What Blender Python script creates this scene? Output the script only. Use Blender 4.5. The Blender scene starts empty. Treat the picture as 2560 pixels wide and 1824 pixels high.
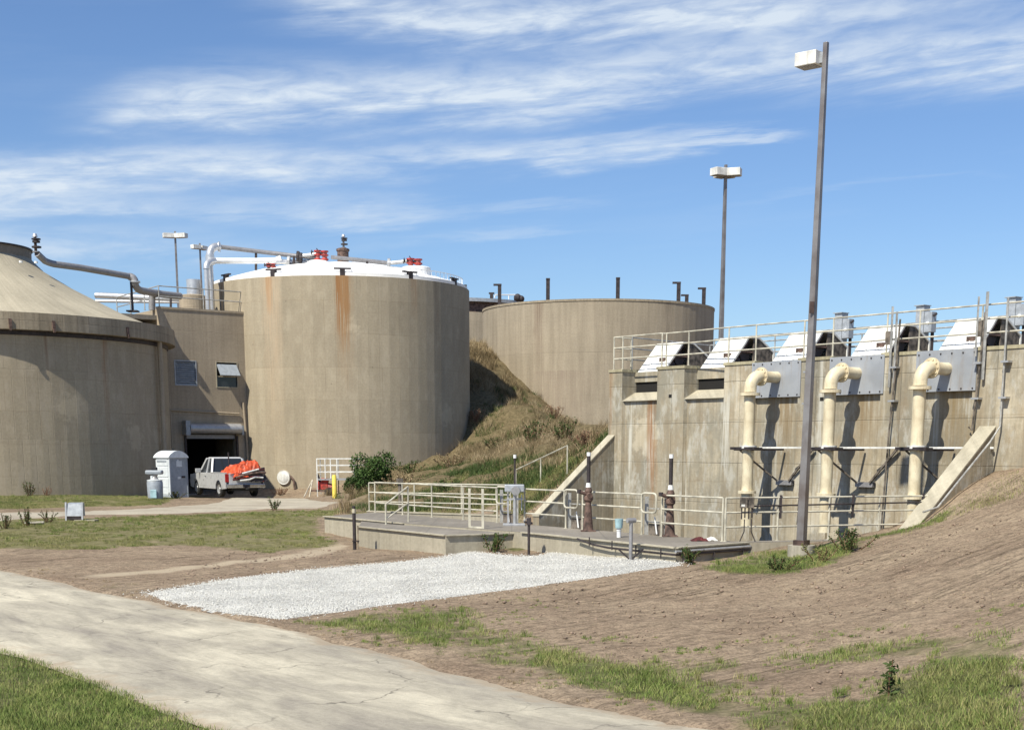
import bpy, bmesh, math, random
import numpy as np
from mathutils import Vector, Matrix, geometry
random.seed(7); RNG = np.random.default_rng(7)
S = bpy.context.scene; COL = S.collection
R = math.radians
# ------------------------------------------------------------------ camera maths (pixels of the 2560x1824 photograph)
PITCH = R(11); CP, SP = math.cos(PITCH), math.sin(PITCH)
F = 3500*CP; HZ = 1115; PY = HZ + F*math.tan(PITCH); EYE = 3.0
def ray(px, py):
    a = (px-1280)/F; b = (PY-py)/F
    return Vector((a, CP+b*SP, -SP+b*CP))
def W(px, py, Y):                     # point at distance Y ahead
    d = ray(px, py); return Vector((d.x/d.y*Y, Y, EYE+d.z/d.y*Y))
def GZ(px, py, z):                    # point on the level z
    d = ray(px, py); t = (z-EYE)/d.z; return Vector((d.x*t, d.y*t, z))
def WX(px, Y, z):                     # point at distance Y and height z seen in column px
    x = 0
    zz = z-EYE; depth = CP*Y - SP*zz
    return Vector(((px-1280)/F*depth, Y, z))
cam = bpy.data.cameras.new('camera'); co = bpy.data.objects.new('camera', cam); COL.objects.link(co)
co.location = (0, 0, EYE); co.rotation_euler = (R(90)-PITCH, 0, 0)
cam.sensor_width = 36; cam.lens = F/2560*36; cam.shift_y = (PY-912)/2560; cam.clip_end = 6000; cam.clip_start = .1
S.camera = co
# ------------------------------------------------------------------ terrain
WA = Vector((.63, -.777, 0)).normalized(); BK = Vector((-WA.y, WA.x, 0))     # along the pump wall, and behind it
L0 = Vector((3.3, 48, 0))
def WL(s, q, z): return L0 + WA*s + BK*q + Vector((0, 0, z))
DECK = .7
CTRL = [(-40,-10,0),(-20,0,0),(0,-8,0),(-8,8,0),(-3,13,0),(-12,18,0),(-22,22,0),(-30,40,.2),(-14,38,.05),(-8,32,0),(-3,26,0),(2,18,0),
 (1.5,24,.03),(-3,36,.13),(-7,45,.15),(-15,50,.3),(-30,55,.5),(-18,62,.45),(-28,65,.7),(-20,68,.6),(-18,70,.5),(-13,70,.4),(-10,74,.3),
 (-12,82,.25),(-20,85,.3),(-45,75,.8),(-60,100,.8),(4.75,13,.4),(8.8,24,1.05),(11.7,32,1.8),(13.2,36,2.5),(18,36,3.0),(20,20,2.8),(9,15,1.3),
 (12,5,1.2),(6.6,32,.46),(3.7,31,.38),(9.2,33.9,.95),(9.9,34.3,1.0),(9.9,34.9,1.0),(11.3,34.5,1.7),(11.3,35.5,1.75),(10.4,33.2,1.25),(7.1,33.7,.65),(5.2,25.5,.2),(2.8,21,.04),(4.2,19.5,.12),(1,34.5,.15),
 (-4.1,51,.5),(0.1,46.6,.7),(-.8,50.5,.65),(.3,54,1.5),(1.9,48.4,2.3),(3.2,49.2,3.3),(4.2,52,3.4),(-6.5,56,.5),(-4.5,57,.7),(-1.3,57,1.6),(-1.5,66,2.1),
 (1.2,60,2.7),(2,70,3.4),(-5.3,66,.9),(-8,67,.45),(-1.8,78,1.9),(-2.2,88.5,3.4),(-4,82.5,1.8),(-6.5,80.6,1.1),(-8.9,80.4,.6),(-1.2,92.5,5.6),(-7.5,73,.55),
 (-2.2,105,10.4),(-1.5,97,7.4),(1,99,6.6),(3.4,98,4.9),(6.7,97.5,3.4),(12,97,3.8),(1.3,90,5.0),(3,82,3.3),(5,75,3.3),(8,60,3.4),(12,50,4),(3.2,90,4.3),(16,44,4),(25,60,4),
 (-8,110,9),(10,120,6),(20,100,4.5),(40,80,4),(40,30,4),(-25,110,1),(-50,150,1),(30,150,4)]
_P = np.array([(a, b) for a, b, c in CTRL], float); _Z = np.array([c for a, b, c in CTRL], float); _n = len(_P)
def _K(r): return np.where(r > 1e-9, r*r*np.log(np.maximum(r, 1e-9)), 0)
_A = np.zeros((_n+3, _n+3)); _A[:_n, :_n] = _K(np.linalg.norm(_P[:, None]-_P[None], axis=2)) + np.eye(_n)*.5
_A[:_n, _n] = 1; _A[:_n, _n+1:] = _P; _A[_n, :_n] = 1; _A[_n+1:, :_n] = _P.T
_W = np.linalg.solve(_A, np.concatenate([_Z, np.zeros(3)]))
def HA(x, y):
    x = np.asarray(x, float); y = np.asarray(y, float); sh = x.shape; q = np.stack([x.ravel(), y.ravel()], 1)
    out = np.empty(len(q))
    for i in range(0, len(q), 20000):
        c = q[i:i+20000]; out[i:i+20000] = _K(np.linalg.norm(c[:, None]-_P[None], axis=2)) @ _W[:_n] + _W[_n] + c @ _W[_n+1:]
    # far away the land settles to a level
    r = np.maximum(np.maximum(np.abs(q[:, 0])-35, q[:, 1]-115), -q[:, 1]-5); w = np.clip(1-r/25, 0, 1); w = w*w*(3-2*w)
    return (out*w + .8*(1-w)).reshape(sh)
def H(x, y): return float(HA([x], [y])[0])
def G(px, py, lift=0):                # where the column/row of the photograph meets the terrain
    d = ray(px, py); Y = np.concatenate([np.arange(8, 60, .1), np.arange(60, 125, .25)]); X = d.x/d.y*Y; Z = EYE+d.z/d.y*Y; g = HA(X, Y)
    k = np.nonzero(Z <= g)[0]; k = k[0] if len(k) else len(Y)-1
    return Vector((X[k], Y[k], g[k]+lift))
def GD(px, Y):                        # ground under column px at distance Y
    x = (px-1280)/3500*Y
    for _ in range(3): x = WX(px, Y, H(x, Y)).x
    return Vector((x, Y, H(x, Y)))
def sdist(poly, X, Y):                # signed distance, positive inside
    X = np.asarray(X, float); Y = np.asarray(Y, float); ins = np.zeros(X.shape, bool); dm = np.full(X.shape, 1e9)
    n = len(poly)
    for i in range(n):
        x0, y0 = poly[i][0], poly[i][1]; x1, y1 = poly[(i+1) % n][0], poly[(i+1) % n][1]
        c = ((y0 > Y) != (y1 > Y)) & (X < (x1-x0)*(Y-y0)/((y1-y0) or 1e-9)+x0); ins ^= c
        dx, dy = x1-x0, y1-y0; t = np.clip(((X-x0)*dx+(Y-y0)*dy)/(dx*dx+dy*dy+1e-12), 0, 1)
        dm = np.minimum(dm, np.hypot(X-x0-t*dx, Y-y0-t*dy))
    return np.where(ins, dm, -dm)
# ------------------------------------------------------------------ materials
def nodes(m):
    m.use_nodes = True; nt = m.node_tree; return nt, nt.nodes, nt.links
def newmat(name):
    m = bpy.data.materials.new(name); nt, N, L = nodes(m); b = N['Principled BSDF']; return m, nt, N, L, b
def mth(nt, op, a, b=None, c=None, clamp=False):
    n = nt.nodes.new('ShaderNodeMath'); n.operation = op; n.use_clamp = clamp
    for i, v in enumerate((a, b, c)):
        if v is None: continue
        if isinstance(v, (int, float)): n.inputs[i].default_value = v
        else: nt.links.new(v, n.inputs[i])
    return n.outputs[0]
def noise(nt, vec, scale, detail=4, rough=.55, sc=(1, 1, 1), dist=0):
    mp = nt.nodes.new('ShaderNodeMapping'); mp.inputs['Scale'].default_value = sc; nt.links.new(vec, mp.inputs[0])
    n = nt.nodes.new('ShaderNodeTexNoise'); n.inputs['Scale'].default_value = scale; n.inputs['Detail'].default_value = detail
    n.inputs['Roughness'].default_value = rough; n.inputs['Distortion'].default_value = dist; nt.links.new(mp.outputs[0], n.inputs[0]); return n.outputs[0]
def ramp(nt, fac, stops):
    r = nt.nodes.new('ShaderNodeValToRGB'); nt.links.new(fac, r.inputs[0]); e = r.color_ramp.elements
    while len(e) < len(stops): e.new(.5)
    for i, (p, c) in enumerate(stops):
        e[i].position = p; e[i].color = (*c, 1) if not isinstance(c, (int, float)) else (c, c, c, 1)
    return r.outputs[0]
def mix(nt, fac, a, b, mode='MIX'):
    n = nt.nodes.new('ShaderNodeMix'); n.data_type = 'RGBA'; n.blend_type = mode
    for i, v in ((0, fac), (6, a), (7, b)):
        if isinstance(v, (int, float)) and i == 0: n.inputs[0].default_value = v
        elif isinstance(v, tuple): n.inputs[i].default_value = (*v, 1)
        else: nt.links.new(v, n.inputs[i])
    return n.outputs[2]
def bump(nt, b, h, strength, dist=.02):
    n = nt.nodes.new('ShaderNodeBump'); n.inputs['Strength'].default_value = strength; n.inputs['Distance'].default_value = dist
    nt.links.new(h, n.inputs['Height']); nt.links.new(n.outputs[0], b.inputs['Normal'])
def sep(nt, v):
    n = nt.nodes.new('ShaderNodeSeparateXYZ'); nt.links.new(v, n.inputs[0]); return n.outputs
def plain(name, c, rough=.5, metal=0, var=.12, scale=6, c2=None, bmp=.1, dirt=None, dk=.6):
    m, nt, N, L, b = newmat(name); tc = N.new('ShaderNodeTexCoord').outputs['Object']
    n1 = noise(nt, tc, scale, 5); c2 = c2 or tuple(x*(1-var*2.2) for x in c); c1 = tuple(min(1, x*(1+var)) for x in c)
    bc = ramp(nt, n1, [(.36, c2), (.6, c1)])
    if dirt: bc = mix(nt, ramp(nt, noise(nt, tc, 1, 6, .65, (7, 7, .9), .3), [(.54, 0), (.68, dk)]), bc, dirt); bc = mix(nt, ramp(nt, noise(nt, tc, 22, 3, .6), [(.66, 0), (.72, dk)]), bc, dirt)
    L.new(bc, b.inputs['Base Color'])
    L.new(mth(nt, 'MULTIPLY_ADD', n1, .25, rough-.12), b.inputs['Roughness']); b.inputs['Metallic'].default_value = metal
    if bmp: bump(nt, b, noise(nt, tc, scale*5, 3), bmp, .01)
    return m
def concrete(name, c, board=(.6, 1.5), seam=.35, streak=.3, blotch=.3, stains=(), bandvar=.1, sf=4.5, patch=None, mott=(), rust=(.33, .16, .05), pale=None, topdirt=None, slip=.0):
    m, nt, N, L, b = newmat(name); uv = N.new('ShaderNodeUVMap').outputs[0]
    br = N.new('ShaderNodeTexBrick'); L.new(uv, br.inputs[0]); br.offset = slip; br.inputs['Scale'].default_value = 1
    br.inputs['Brick Width'].default_value = board[0]; br.inputs['Row Height'].default_value = board[1]
    br.inputs['Mortar Size'].default_value = .018; br.inputs['Mortar Smooth'].default_value = .6; br.inputs['Bias'].default_value = 0
    lo = 1-bandvar
    br.inputs['Color1'].default_value = (1, 1, 1, 1); br.inputs['Color2'].default_value = (lo, lo, lo*.99, 1); br.inputs['Mortar'].default_value = (1-seam,)*3+(1,)
    n1 = noise(nt, uv, 1, 6, .6, (.35, .35, 1)); n2 = noise(nt, uv, 1, 5, .6, (sf, .16, 1)); n3 = noise(nt, uv, 9, 5, .7)
    n4 = noise(nt, uv, 1, 4, .6, (.5, 7, 1))
    col = ramp(nt, n1, [(.3, tuple(x*(1-blotch) for x in c)), (.65, tuple(min(1, x*(1+blotch*.35)) for x in c))])
    col = mix(nt, 1.0, col, ramp(nt, n2, [(.33, (1-streak, 1-streak*1.02, 1-streak*1.05)), (.6, (1, 1, 1))]), 'MULTIPLY')
    col = mix(nt, 1.0, col, ramp(nt, n3, [(.3, .86), (.6, 1.04)]), 'MULTIPLY')
    col = mix(nt, 1.0, col, ramp(nt, n4, [(.36, .965), (.5, 1.0)]), 'MULTIPLY')
    for mi, (mc, mk_, msc) in enumerate(mott):
        mm = noise(nt, uv, msc, 8, .72, (1, .4, 1), .1); col = mix(nt, ramp(nt, mm, [(.47+.02*mi, 0), (.58+.02*mi, mk_)]), col, mc)
    if patch:
        b2 = N.new('ShaderNodeTexBrick'); L.new(uv, b2.inputs[0]); b2.offset = .37; b2.inputs['Scale'].default_value = 1; b2.inputs['Brick Width'].default_value = patch[0]; b2.inputs['Row Height'].default_value = patch[1]
        b2.inputs['Mortar Size'].default_value = .03; b2.inputs['Mortar Smooth'].default_value = .7; b2.inputs['Color1'].default_value = (1.03, 1.03, 1.03, 1); k_ = 1-patch[2]; b2.inputs['Color2'].default_value = (k_, k_, k_, 1); b2.inputs['Mortar'].default_value = (.84, .82, .8, 1)
        wv = N.new('ShaderNodeVectorMath'); wv.operation = 'ADD'; cmb = N.new('ShaderNodeCombineXYZ'); L.new(mth(nt, 'MULTIPLY_ADD', noise(nt, uv, .8, 4), .22, -.11), cmb.inputs[1]); L.new(uv, wv.inputs[0]); L.new(cmb.outputs[0], wv.inputs[1]); L.new(wv.outputs[0], b2.inputs[0])
        col = mix(nt, ramp(nt, noise(nt, uv, .35, 3), [(.4, .2), (.6, 1)]), col, mix(nt, 1.0, col, b2.outputs[0], 'MULTIPLY'))
        hl = N.new('ShaderNodeTexVoronoi'); hl.inputs['Scale'].default_value = .8; hl.inputs['Randomness'].default_value = .35; L.new(uv, hl.inputs[0])
        col = mix(nt, ramp(nt, hl.outputs['Distance'], [(.02, .6), (.045, 0)]), col, tuple(x*.45 for x in c))
        sp = N.new('ShaderNodeTexVoronoi'); sp.inputs['Scale'].default_value = .23; L.new(uv, sp.inputs[0]); mp_ = noise(nt, uv, 2.2, 5, .7)
        col = mix(nt, mth(nt, 'MULTIPLY', ramp(nt, mth(nt, 'ADD', sp.outputs['Distance'], mth(nt, 'MULTIPLY', mp_, .5)), [(.36, .4), (.42, 0)]), 1), col, tuple(min(1, x*1.4) for x in c))
    # seams come and go
    fade = ramp(nt, noise(nt, uv, .7, 3), [(.35, .25), (.65, 1.0)])
    col = mix(nt, fade, col, mix(nt, 1.0, col, br.outputs[0], 'MULTIPLY'))
    s = sep(nt, uv)
    if pale:
        pm = ramp(nt, noise(nt, uv, 1, 5, .65, (2.2, .12, 1), .3), [(.58, 0), (.68, pale[1])]); col = mix(nt, pm, col, pale[0])
    for (u0, w, z1, z0, st, rc) in stains:
        d = mth(nt, 'DIVIDE', mth(nt, 'ABSOLUTE', mth(nt, 'SUBTRACT', mth(nt, 'ADD', s[0], mth(nt, 'MULTIPLY_ADD', noise(nt, uv, 1, 3, .6, (.4, .8, 1)), w*.8, -w*.4)), u0)), w)
        a = mth(nt, 'SUBTRACT', 1, d, clamp=True); v = mth(nt, 'DIVIDE', mth(nt, 'SUBTRACT', s[1], z0), z1-z0, clamp=True)
        top = mth(nt, 'LESS_THAN', s[1], z1+.02)
        k = mth(nt, 'MULTIPLY', mth(nt, 'MULTIPLY', mth(nt, 'POWER', a, .6), mth(nt, 'POWER', v, .8)), mth(nt, 'MULTIPLY', top, ramp(nt, noise(nt, uv, 1, 4, .6, (11, .4, 1)), [(.36, .12), (.58, 1)])))
        col = mix(nt, mth(nt, 'MULTIPLY', mth(nt, 'MULTIPLY', k, st*1.7, clamp=True), .92), col, rc)
    L.new(col, b.inputs['Base Color']); b.inputs['Roughness'].default_value = .9; b.inputs['Specular IOR Level'].default_value = .25
    hgt = mth(nt, 'ADD', mth(nt, 'MULTIPLY', br.outputs['Fac'], -1.2), mth(nt, 'MULTIPLY', n3, .6))
    bump(nt, b, hgt, .35, .03)
    return m
M = {}
TANKC = (.41, .345, .245)
M['metal'] = plain('galvanised steel', (.46, .46, .46), .45, .5, .06)
M['silver'] = plain('aluminium jacket', (.62, .62, .62), .38, .6, .04)
M['grey'] = plain('weathered grey pipe', (.30, .29, .29), .5, .3, .07)
M['rail'] = plain('tan painted rail', (.52, .485, .385), .55, .0, .15, 3)
M['railgrey'] = plain('grey rail', (.42, .41, .38), .5, .3, .15)
M['cream'] = plain('cream pipe paint', (.68, .60, .42), .5, 0, .07, 2.2, c2=(.56, .47, .31), dirt=(.30, .20, .11), dk=.45)
M['dark'] = plain('dark metal', (.045, .035, .035), .6, .2, .2)
M['brown'] = plain('bronze pole paint', (.085, .055, .045), .42, .1, .3, 2)
M['pole'] = plain('weathered pole steel', (.25, .24, .235), .42, .4, .1, 1.2, c2=(.17, .14, .125))
M['rust'] = plain('rusted iron', (.135, .085, .066), .8, .1, .3)
M['rusty'] = plain('rust orange', (.30, .13, .05), .85, 0, .3)
M['red'] = plain('red valve paint', (.42, .045, .035), .5, 0, .2)
M['pinkred'] = plain('faded red paint', (.50, .16, .14), .6, 0, .2)
M['orange'] = plain('orange plastic', (.60, .085, .025), .5, 0, .25, 4)
M['white'] = plain('white paint', (.80, .80, .78), .5, 0, .05)
M['roofwhite'] = plain('white roof coating', (.86, .85, .82), .6, 0, .04, 1.5)
M['hood'] = plain('pale weathered fibreglass', (.74, .73, .68), .6, 0, .09, 3, c2=(.56, .55, .51), dirt=(.30, .28, .24), dk=.5)
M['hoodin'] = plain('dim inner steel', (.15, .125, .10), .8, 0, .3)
M['plastic'] = plain('white cabin plastic', (.62, .65, .66), .5, 0, .04)
M['cabgrey'] = plain('grey and shaded plastic', (.30, .33, .36), .5, 0, .06)  # grey of the wash tub, and of the toilet's shaded face
M['plate'] = plain('grey steel plate', (.34, .355, .375), .5, .1, .06, 1.2, dirt=(.26, .21, .16), dk=.4)
M['black'] = plain('black rubber', (.02, .02, .02), .75, 0, .1)
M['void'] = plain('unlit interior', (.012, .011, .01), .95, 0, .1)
M['yellow'] = plain('yellow bollard paint', (.78, .60, .10), .5, 0, .06)
M['teal'] = plain('pale teal plastic', (.34, .50, .53), .5, 0, .1)
M['box'] = plain('grey enclosure paint', (.38, .40, .42), .45, .2, .08)
M['truck'] = plain('silver truck paint', (.50, .50, .495), .3, .1, .04)
M['chrome'] = plain('bumper chrome', (.6, .6, .6), .2, .9, .05)
M['taillight'] = plain('tail light red', (.30, .01, .01), .25, 0, .1)
M['maroon'] = plain('dark red cloth', (.10, .02, .02), .9, 0, .3)
M['wood'] = plain('weathered wood', (.25, .2, .14), .85, 0, .2)
M['lumber'] = plain('pale lumber', (.55, .5, .4), .8, 0, .15)
g, nt, N, L, b = newmat('window glass'); b.inputs['Base Color'].default_value = (.03, .035, .04, 1); b.inputs['Roughness'].default_value = .08; M['glass'] = g
M['capstone'] = concrete('pale concrete ledge', (.50, .45, .34), (3, 3), .15, .25, .25)
M['base'] = concrete('footing concrete', (.44, .40, .32), (3, 3), .1, .25, .25)
M['slab'] = concrete('slab concrete', (.42, .375, .285), (2.4, 5), .25, .15, .25, pale=((.55, .51, .41), .4))
M['slabtop'] = concrete('worn deck concrete', (.27, .24, .20), (2.4, 2.4), .3, .1, .3)
M['building'] = concrete('stucco wall', (.42, .345, .25), (2.2, 1.6), .2, .15, .18, bandvar=.05)
M['cone'] = concrete('roof concrete', (.45, .395, .29), (40, 40), .0, .14, .22, bandvar=0, pale=((.52, .46, .35), .3))
def vegmat(name, stops, rough=.7, sc=.8):
    m, nt, N, L, b = newmat(name); at = N.new('ShaderNodeAttribute'); at.attribute_name = 'tint'
    tc = N.new('ShaderNodeTexCoord').outputs['Object']; n = noise(nt, tc, sc, 3)
    f = mth(nt, 'ADD', mth(nt, 'MULTIPLY', at.outputs['Fac'], .6), mth(nt, 'MULTIPLY_ADD', n, 1.5, -.55), clamp=True)
    L.new(ramp(nt, f, stops), b.inputs['Base Color']); b.inputs['Roughness'].default_value = rough; b.inputs['Specular IOR Level'].default_value = .2
    return m
M['lush'] = vegmat('lush grass', [(0, (.06, .10, .022)), (.45, (.15, .205, .045)), (1, (.36, .34, .13))], sc=1.4)
M['lawn'] = vegmat('thin lawn', [(0, (.09, .11, .035)), (.45, (.19, .20, .065)), (1, (.36, .31, .14))])
M['straw'] = vegmat('dry straw', [(0, (.05, .038, .018)), (.4, (.21, .155, .08)), (.7, (.37, .28, .16)), (1, (.52, .42, .27))], sc=.45)
M['weed'] = vegmat('weed leaves', [(0, (.025, .045, .012)), (.5, (.055, .085, .022)), (1, (.11, .14, .04))])
M['bush'] = vegmat('bush leaves', [(0, (.02, .04, .01)), (.5, (.045, .085, .02)), (1, (.09, .14, .035))], sc=3)
M['dead'] = vegmat('reddish dead stems', [(0, (.13, .07, .04)), (.5, (.22, .13, .08)), (1, (.33, .22, .14))])
# ------------------------------------------------------------------ mesh building
def tag(o, label=None, cat=None, group=None, kind=None):
    if label: o['label'] = label
    if cat: o['category'] = cat
    if group: o['group'] = group
    if kind: o['kind'] = kind
    return o
def thing(name, loc, label, cat, group=None, rz=0):
    o = bpy.data.objects.new(name, None); COL.objects.link(o); o.location = loc; o.rotation_euler = (0, 0, rz); o.empty_display_size = .3
    return tag(o, label, cat, group)
def root(o):
    while o.parent: o = o.parent
    return o
class MB:
    def __init__(s): s.v = []; s.f = []; s.uv = None
    def add(s, vs, fs):
        k = len(s.v); s.v += [Vector(v) for v in vs]; s.f += [tuple(i+k for i in f) for f in fs]; return s
    def fbox(s, fr, x0, x1, y0, y1, z0, z1):
        vs = [fr(x, y, z) for z in (z0, z1) for x, y in ((x0, y0), (x1, y0), (x1, y1), (x0, y1))]
        return s.add(vs, [(3, 2, 1, 0), (4, 5, 6, 7), (0, 1, 5, 4), (1, 2, 6, 5), (2, 3, 7, 6), (3, 0, 4, 7)])
    def box(s, x0, x1, y0, y1, z0, z1): return s.fbox(lambda x, y, z: Vector((x, y, z)), x0, x1, y0, y1, z0, z1)
    def bar(s, a, b, w, h=None, up=Vector((0, 0, 1))):           # square bar from a to b
        a, b = Vector(a), Vector(b); h = h or w; d = (b-a).normalized(); x = d.cross(up)
        if x.length < 1e-3: x = d.cross(Vector((0, 1, 0)))
        x.normalize(); y = x.cross(d)
        vs = [p+x*i*w/2+y*j*h/2 for p in (a, b) for i, j in ((-1, -1), (1, -1), (1, 1), (-1, 1))]
        return s.add(vs, [(3, 2, 1, 0), (4, 5, 6, 7), (0, 1, 5, 4), (1, 2, 6, 5), (2, 3, 7, 6), (3, 0, 4, 7)])
    def cyl(s, a, b, r, r2=None, n=12, cap=True):
        a, b = Vector(a), Vector(b); r2 = r if r2 is None else r2; d = (b-a).normalized(); x = d.cross(Vector((0, 0, 1)))
        if x.length < 1e-3: x = Vector((1, 0, 0))
        x.normalize(); y = x.cross(d); vs = []
        for p, rr in ((a, r), (b, r2)):
            vs += [p+(x*math.cos(2*math.pi*i/n)+y*math.sin(2*math.pi*i/n))*rr for i in range(n)]
        fs = [(i, (i+1) % n, n+(i+1) % n, n+i) for i in range(n)]
        if cap: fs += [tuple(range(n))[::-1], tuple(range(n, 2*n))]
        return s.add(vs, fs)
    def tube(s, pts, r, n=10, cap=True):
        pts = [Vector(p) for p in pts]; m = len(pts); vs = []; x = None
        for i, p in enumerate(pts):
            d = (pts[min(i+1, m-1)]-pts[max(i-1, 0)]).normalized()
            if x is None:
                x = d.cross(Vector((0, 0, 1)));
                if x.length < 1e-3: x = Vector((1, 0, 0))
            x = (x-d*x.dot(d)).normalized(); y = x.cross(d); rr = r[i] if isinstance(r, (list, tuple)) else r
            vs += [p+(x*math.cos(2*math.pi*j/n)+y*math.sin(2*math.pi*j/n))*rr for j in range(n)]
        fs = [(i*n+j, i*n+(j+1) % n, (i+1)*n+(j+1) % n, (i+1)*n+j) for i in range(m-1) for j in range(n)]
        if cap: fs += [tuple(range(n))[::-1], tuple(range((m-1)*n, m*n))]
        return s.add(vs, fs)
    def lathe(s, c, prof, n=24, a0=0, a1=2*math.pi):
        c = Vector(c); full = abs(a1-a0-2*math.pi) < 1e-6; k = n if full else n+1; vs = []
        for (r, z) in prof: vs += [c+Vector((r*math.cos(a0+(a1-a0)*i/n), r*math.sin(a0+(a1-a0)*i/n), z)) for i in range(k)]
        fs = [(j*k+i, j*k+(i+1) % k, (j+1)*k+(i+1) % k, (j+1)*k+i) for j in range(len(prof)-1) for i in range(n)]
        return s.add(vs, fs)
    def prism(s, poly, z0, z1, fr=None):
        fr = fr or (lambda x, y, z: Vector((x, y, z))); n = len(poly)
        vs = [fr(p[0], p[1], z) for z in (z0, z1) for p in poly]
        return s.add(vs, [tuple(range(n))[::-1], tuple(range(n, 2*n))]+[(i, (i+1) % n, n+(i+1) % n, n+i) for i in range(n)])
    def ball(s, c, r, n=10, sq=(1, 1, 1)):
        c = Vector(c); prof = [(math.sin(math.pi*i/(n//2+2)), -math.cos(math.pi*i/(n//2+2))) for i in range(n//2+3)]
        k = len(s.v); s.lathe((0, 0, 0), prof, n)
        for i in range(k, len(s.v)): v = s.v[i]; s.v[i] = c+Vector((v.x*r*sq[0], v.y*r*sq[1], v.z*r*sq[2]))
        return s
    def build(s, name, mat, parent=None, local=False, smooth=False, uvf=None, bevel=0, origin=None, recalc=True):
        me = bpy.data.meshes.new(name); rt = root(parent) if parent else None
        off = Vector((0, 0, 0)) if local else (Vector(rt.location) if rt else Vector(origin or (0, 0, 0)))
        me.from_pydata([tuple(v-off) for v in s.v], [], s.f); me.materials.append(mat)
        if recalc or bevel:
            bm = bmesh.new(); bm.from_mesh(me); bmesh.ops.recalc_face_normals(bm, faces=bm.faces); bm.to_mesh(me); bm.free()
        uv = me.uv_layers.new(name='UVMap'); n = len(me.loops); arr = np.zeros(n*2)
        for p in me.polygons:
            nn = p.normal; fl = abs(nn.z) > .75
            t = Vector((-nn.y, nn.x, 0)); t = t.normalized() if t.length > 1e-6 else Vector((1, 0, 0))
            if t.x < -1e-6: t = -t
            for li in p.loop_indices:
                v = me.vertices[me.loops[li].vertex_index].co+off
                if uvf: u, w = uvf(v, p.center+off)
                elif fl: u, w = v.x, v.y
                else: u, w = v.dot(t), v.z
                arr[2*li] = u; arr[2*li+1] = w
        uv.data.foreach_set('uv', arr)
        if smooth:
            for p in me.polygons: p.use_smooth = True
        o = bpy.data.objects.new(name, me); COL.objects.link(o)
        if smooth:
            md = o.modifiers.new('edge', 'EDGE_SPLIT'); md.split_angle = R(38)
        if bevel:
            md = o.modifiers.new('bev', 'BEVEL'); md.width = bevel; md.segments = 2; md.limit_method = 'ANGLE'
        if parent: o.parent = parent
        elif not local: o.location = off
        return o
def pt(name, fn, mat, parent, **k): mb = MB(); fn(mb); return mb.build(name, mat, parent, **k)
def copy_tree(o, parent=None):
    c = o.copy(); COL.objects.link(c); c.parent = parent
    for ch in list(o.children): copy_tree(ch, c)
    return c
def arc(p0, p1, p2, n=6):             # rounded corner through control p1
    p0, p1, p2 = Vector(p0), Vector(p1), Vector(p2); return [p0*(1-t)**2+p1*2*t*(1-t)+p2*t*t for t in [i/n for i in range(n+1)]]
# ------------------------------------------------------------------ ground
DECKPOLY = [GZ(811, 1290, DECK), GZ(1011, 1307, DECK), GZ(1306, 1332, DECK), GZ(1690, 1369, DECK), GZ(1870, 1356, DECK), WL(13.7, -3.6, 0), WL(14.7, .2, 0), WL(14.7, 6, 0), WL(-.12, 6, 0),
            WL(-.12, -3.5, 0), Vector((-.3,46.9,0)), Vector((-4.9,50.5,0)), Vector((-5.4,49.2,0))]
DECKPOLY = [(p.x, p.y) for p in DECKPOLY]
UPP = [(p.x, p.y) for p in (GZ(930, 1281, DECK), GZ(1806, 1354, DECK), GZ(1850, 1352, DECK), WL(14.2, -2, 0), WL(15, .2, 0), WL(14.7, 6, 0), WL(-.2, 6, 0), WL(-.2, -3.6, 0), Vector((-.3, 46.9, 0)), Vector((-5, 50.5, 0)))]
def axis(parts):
    out = []
    for a, b, st in parts: out += list(np.arange(a, b, st))
    return np.array(out+[parts[-1][1]])
xs = axis([(-1500, -200, 130), (-200, -60, 14), (-60, -24, 1.5), (-24, 15, .22), (15, 40, 1.2), (40, 200, 16), (200, 1500, 130)])
ys = axis([(-300, -20, 40), (-20, 7, 1.5), (7, 46, .2), (46, 80, .4), (80, 125, .9), (125, 250, 12), (250, 3000, 250)])
X, Y = np.meshgrid(xs, ys); Z = HA(X, Y)
def vnoise(x, y, sc, seed=0):
    x = x/sc; y = y/sc; xi = np.floor(x).astype(int); yi = np.floor(y).astype(int); fx = x-xi; fy = y-yi; fx = fx*fx*(3-2*fx); fy = fy*fy*(3-2*fy)
    def h(a, b):
        n = (a*374761393+b*668265263+seed*974711) & 0x7fffffff; n = ((n ^ (n >> 13))*1274126177) & 0x7fffffff; return (n & 0xffff)/65535.
    return (h(xi, yi)*(1-fx)+h(xi+1, yi)*fx)*(1-fy)+(h(xi, yi+1)*(1-fx)+h(xi+1, yi+1)*fx)*fy
ins = sdist(DECKPOLY, X, Y)
ROADP = [(-62.0, 104.4), (-13.28, 36.4)]
pxp = lambda L: [(v.x, v.y) for v in (G(*p) for p in L)]
def gp(L): return pxp([(a*1.1233, b*1.1233) for a, b in L])      # overview pixels
ROAD = [(-40.0, 73.2)]+gp([(0, 1266), (300, 1332), (600, 1390), (900, 1465), (1200, 1545), (1500, 1615)])+[(4.2, 12.1), (16, -6), (8, -14), (-1.0, 12.0)]+gp([(470, 1624), (250, 1530), (0, 1447)])+[(-20, 35), (-50, 75)]
YARD = gp([(0, 1141), (200, 1138), (350, 1130), (480, 1118), (560, 1108), (600, 1100), (700, 1112), (830, 1117), (940, 1122), (940, 1131), (825, 1129), (600, 1132), (400, 1143), (180, 1146), (0, 1159)])
YARD = [(-40, 50)] + YARD[::-1][:0] + YARD
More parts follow.
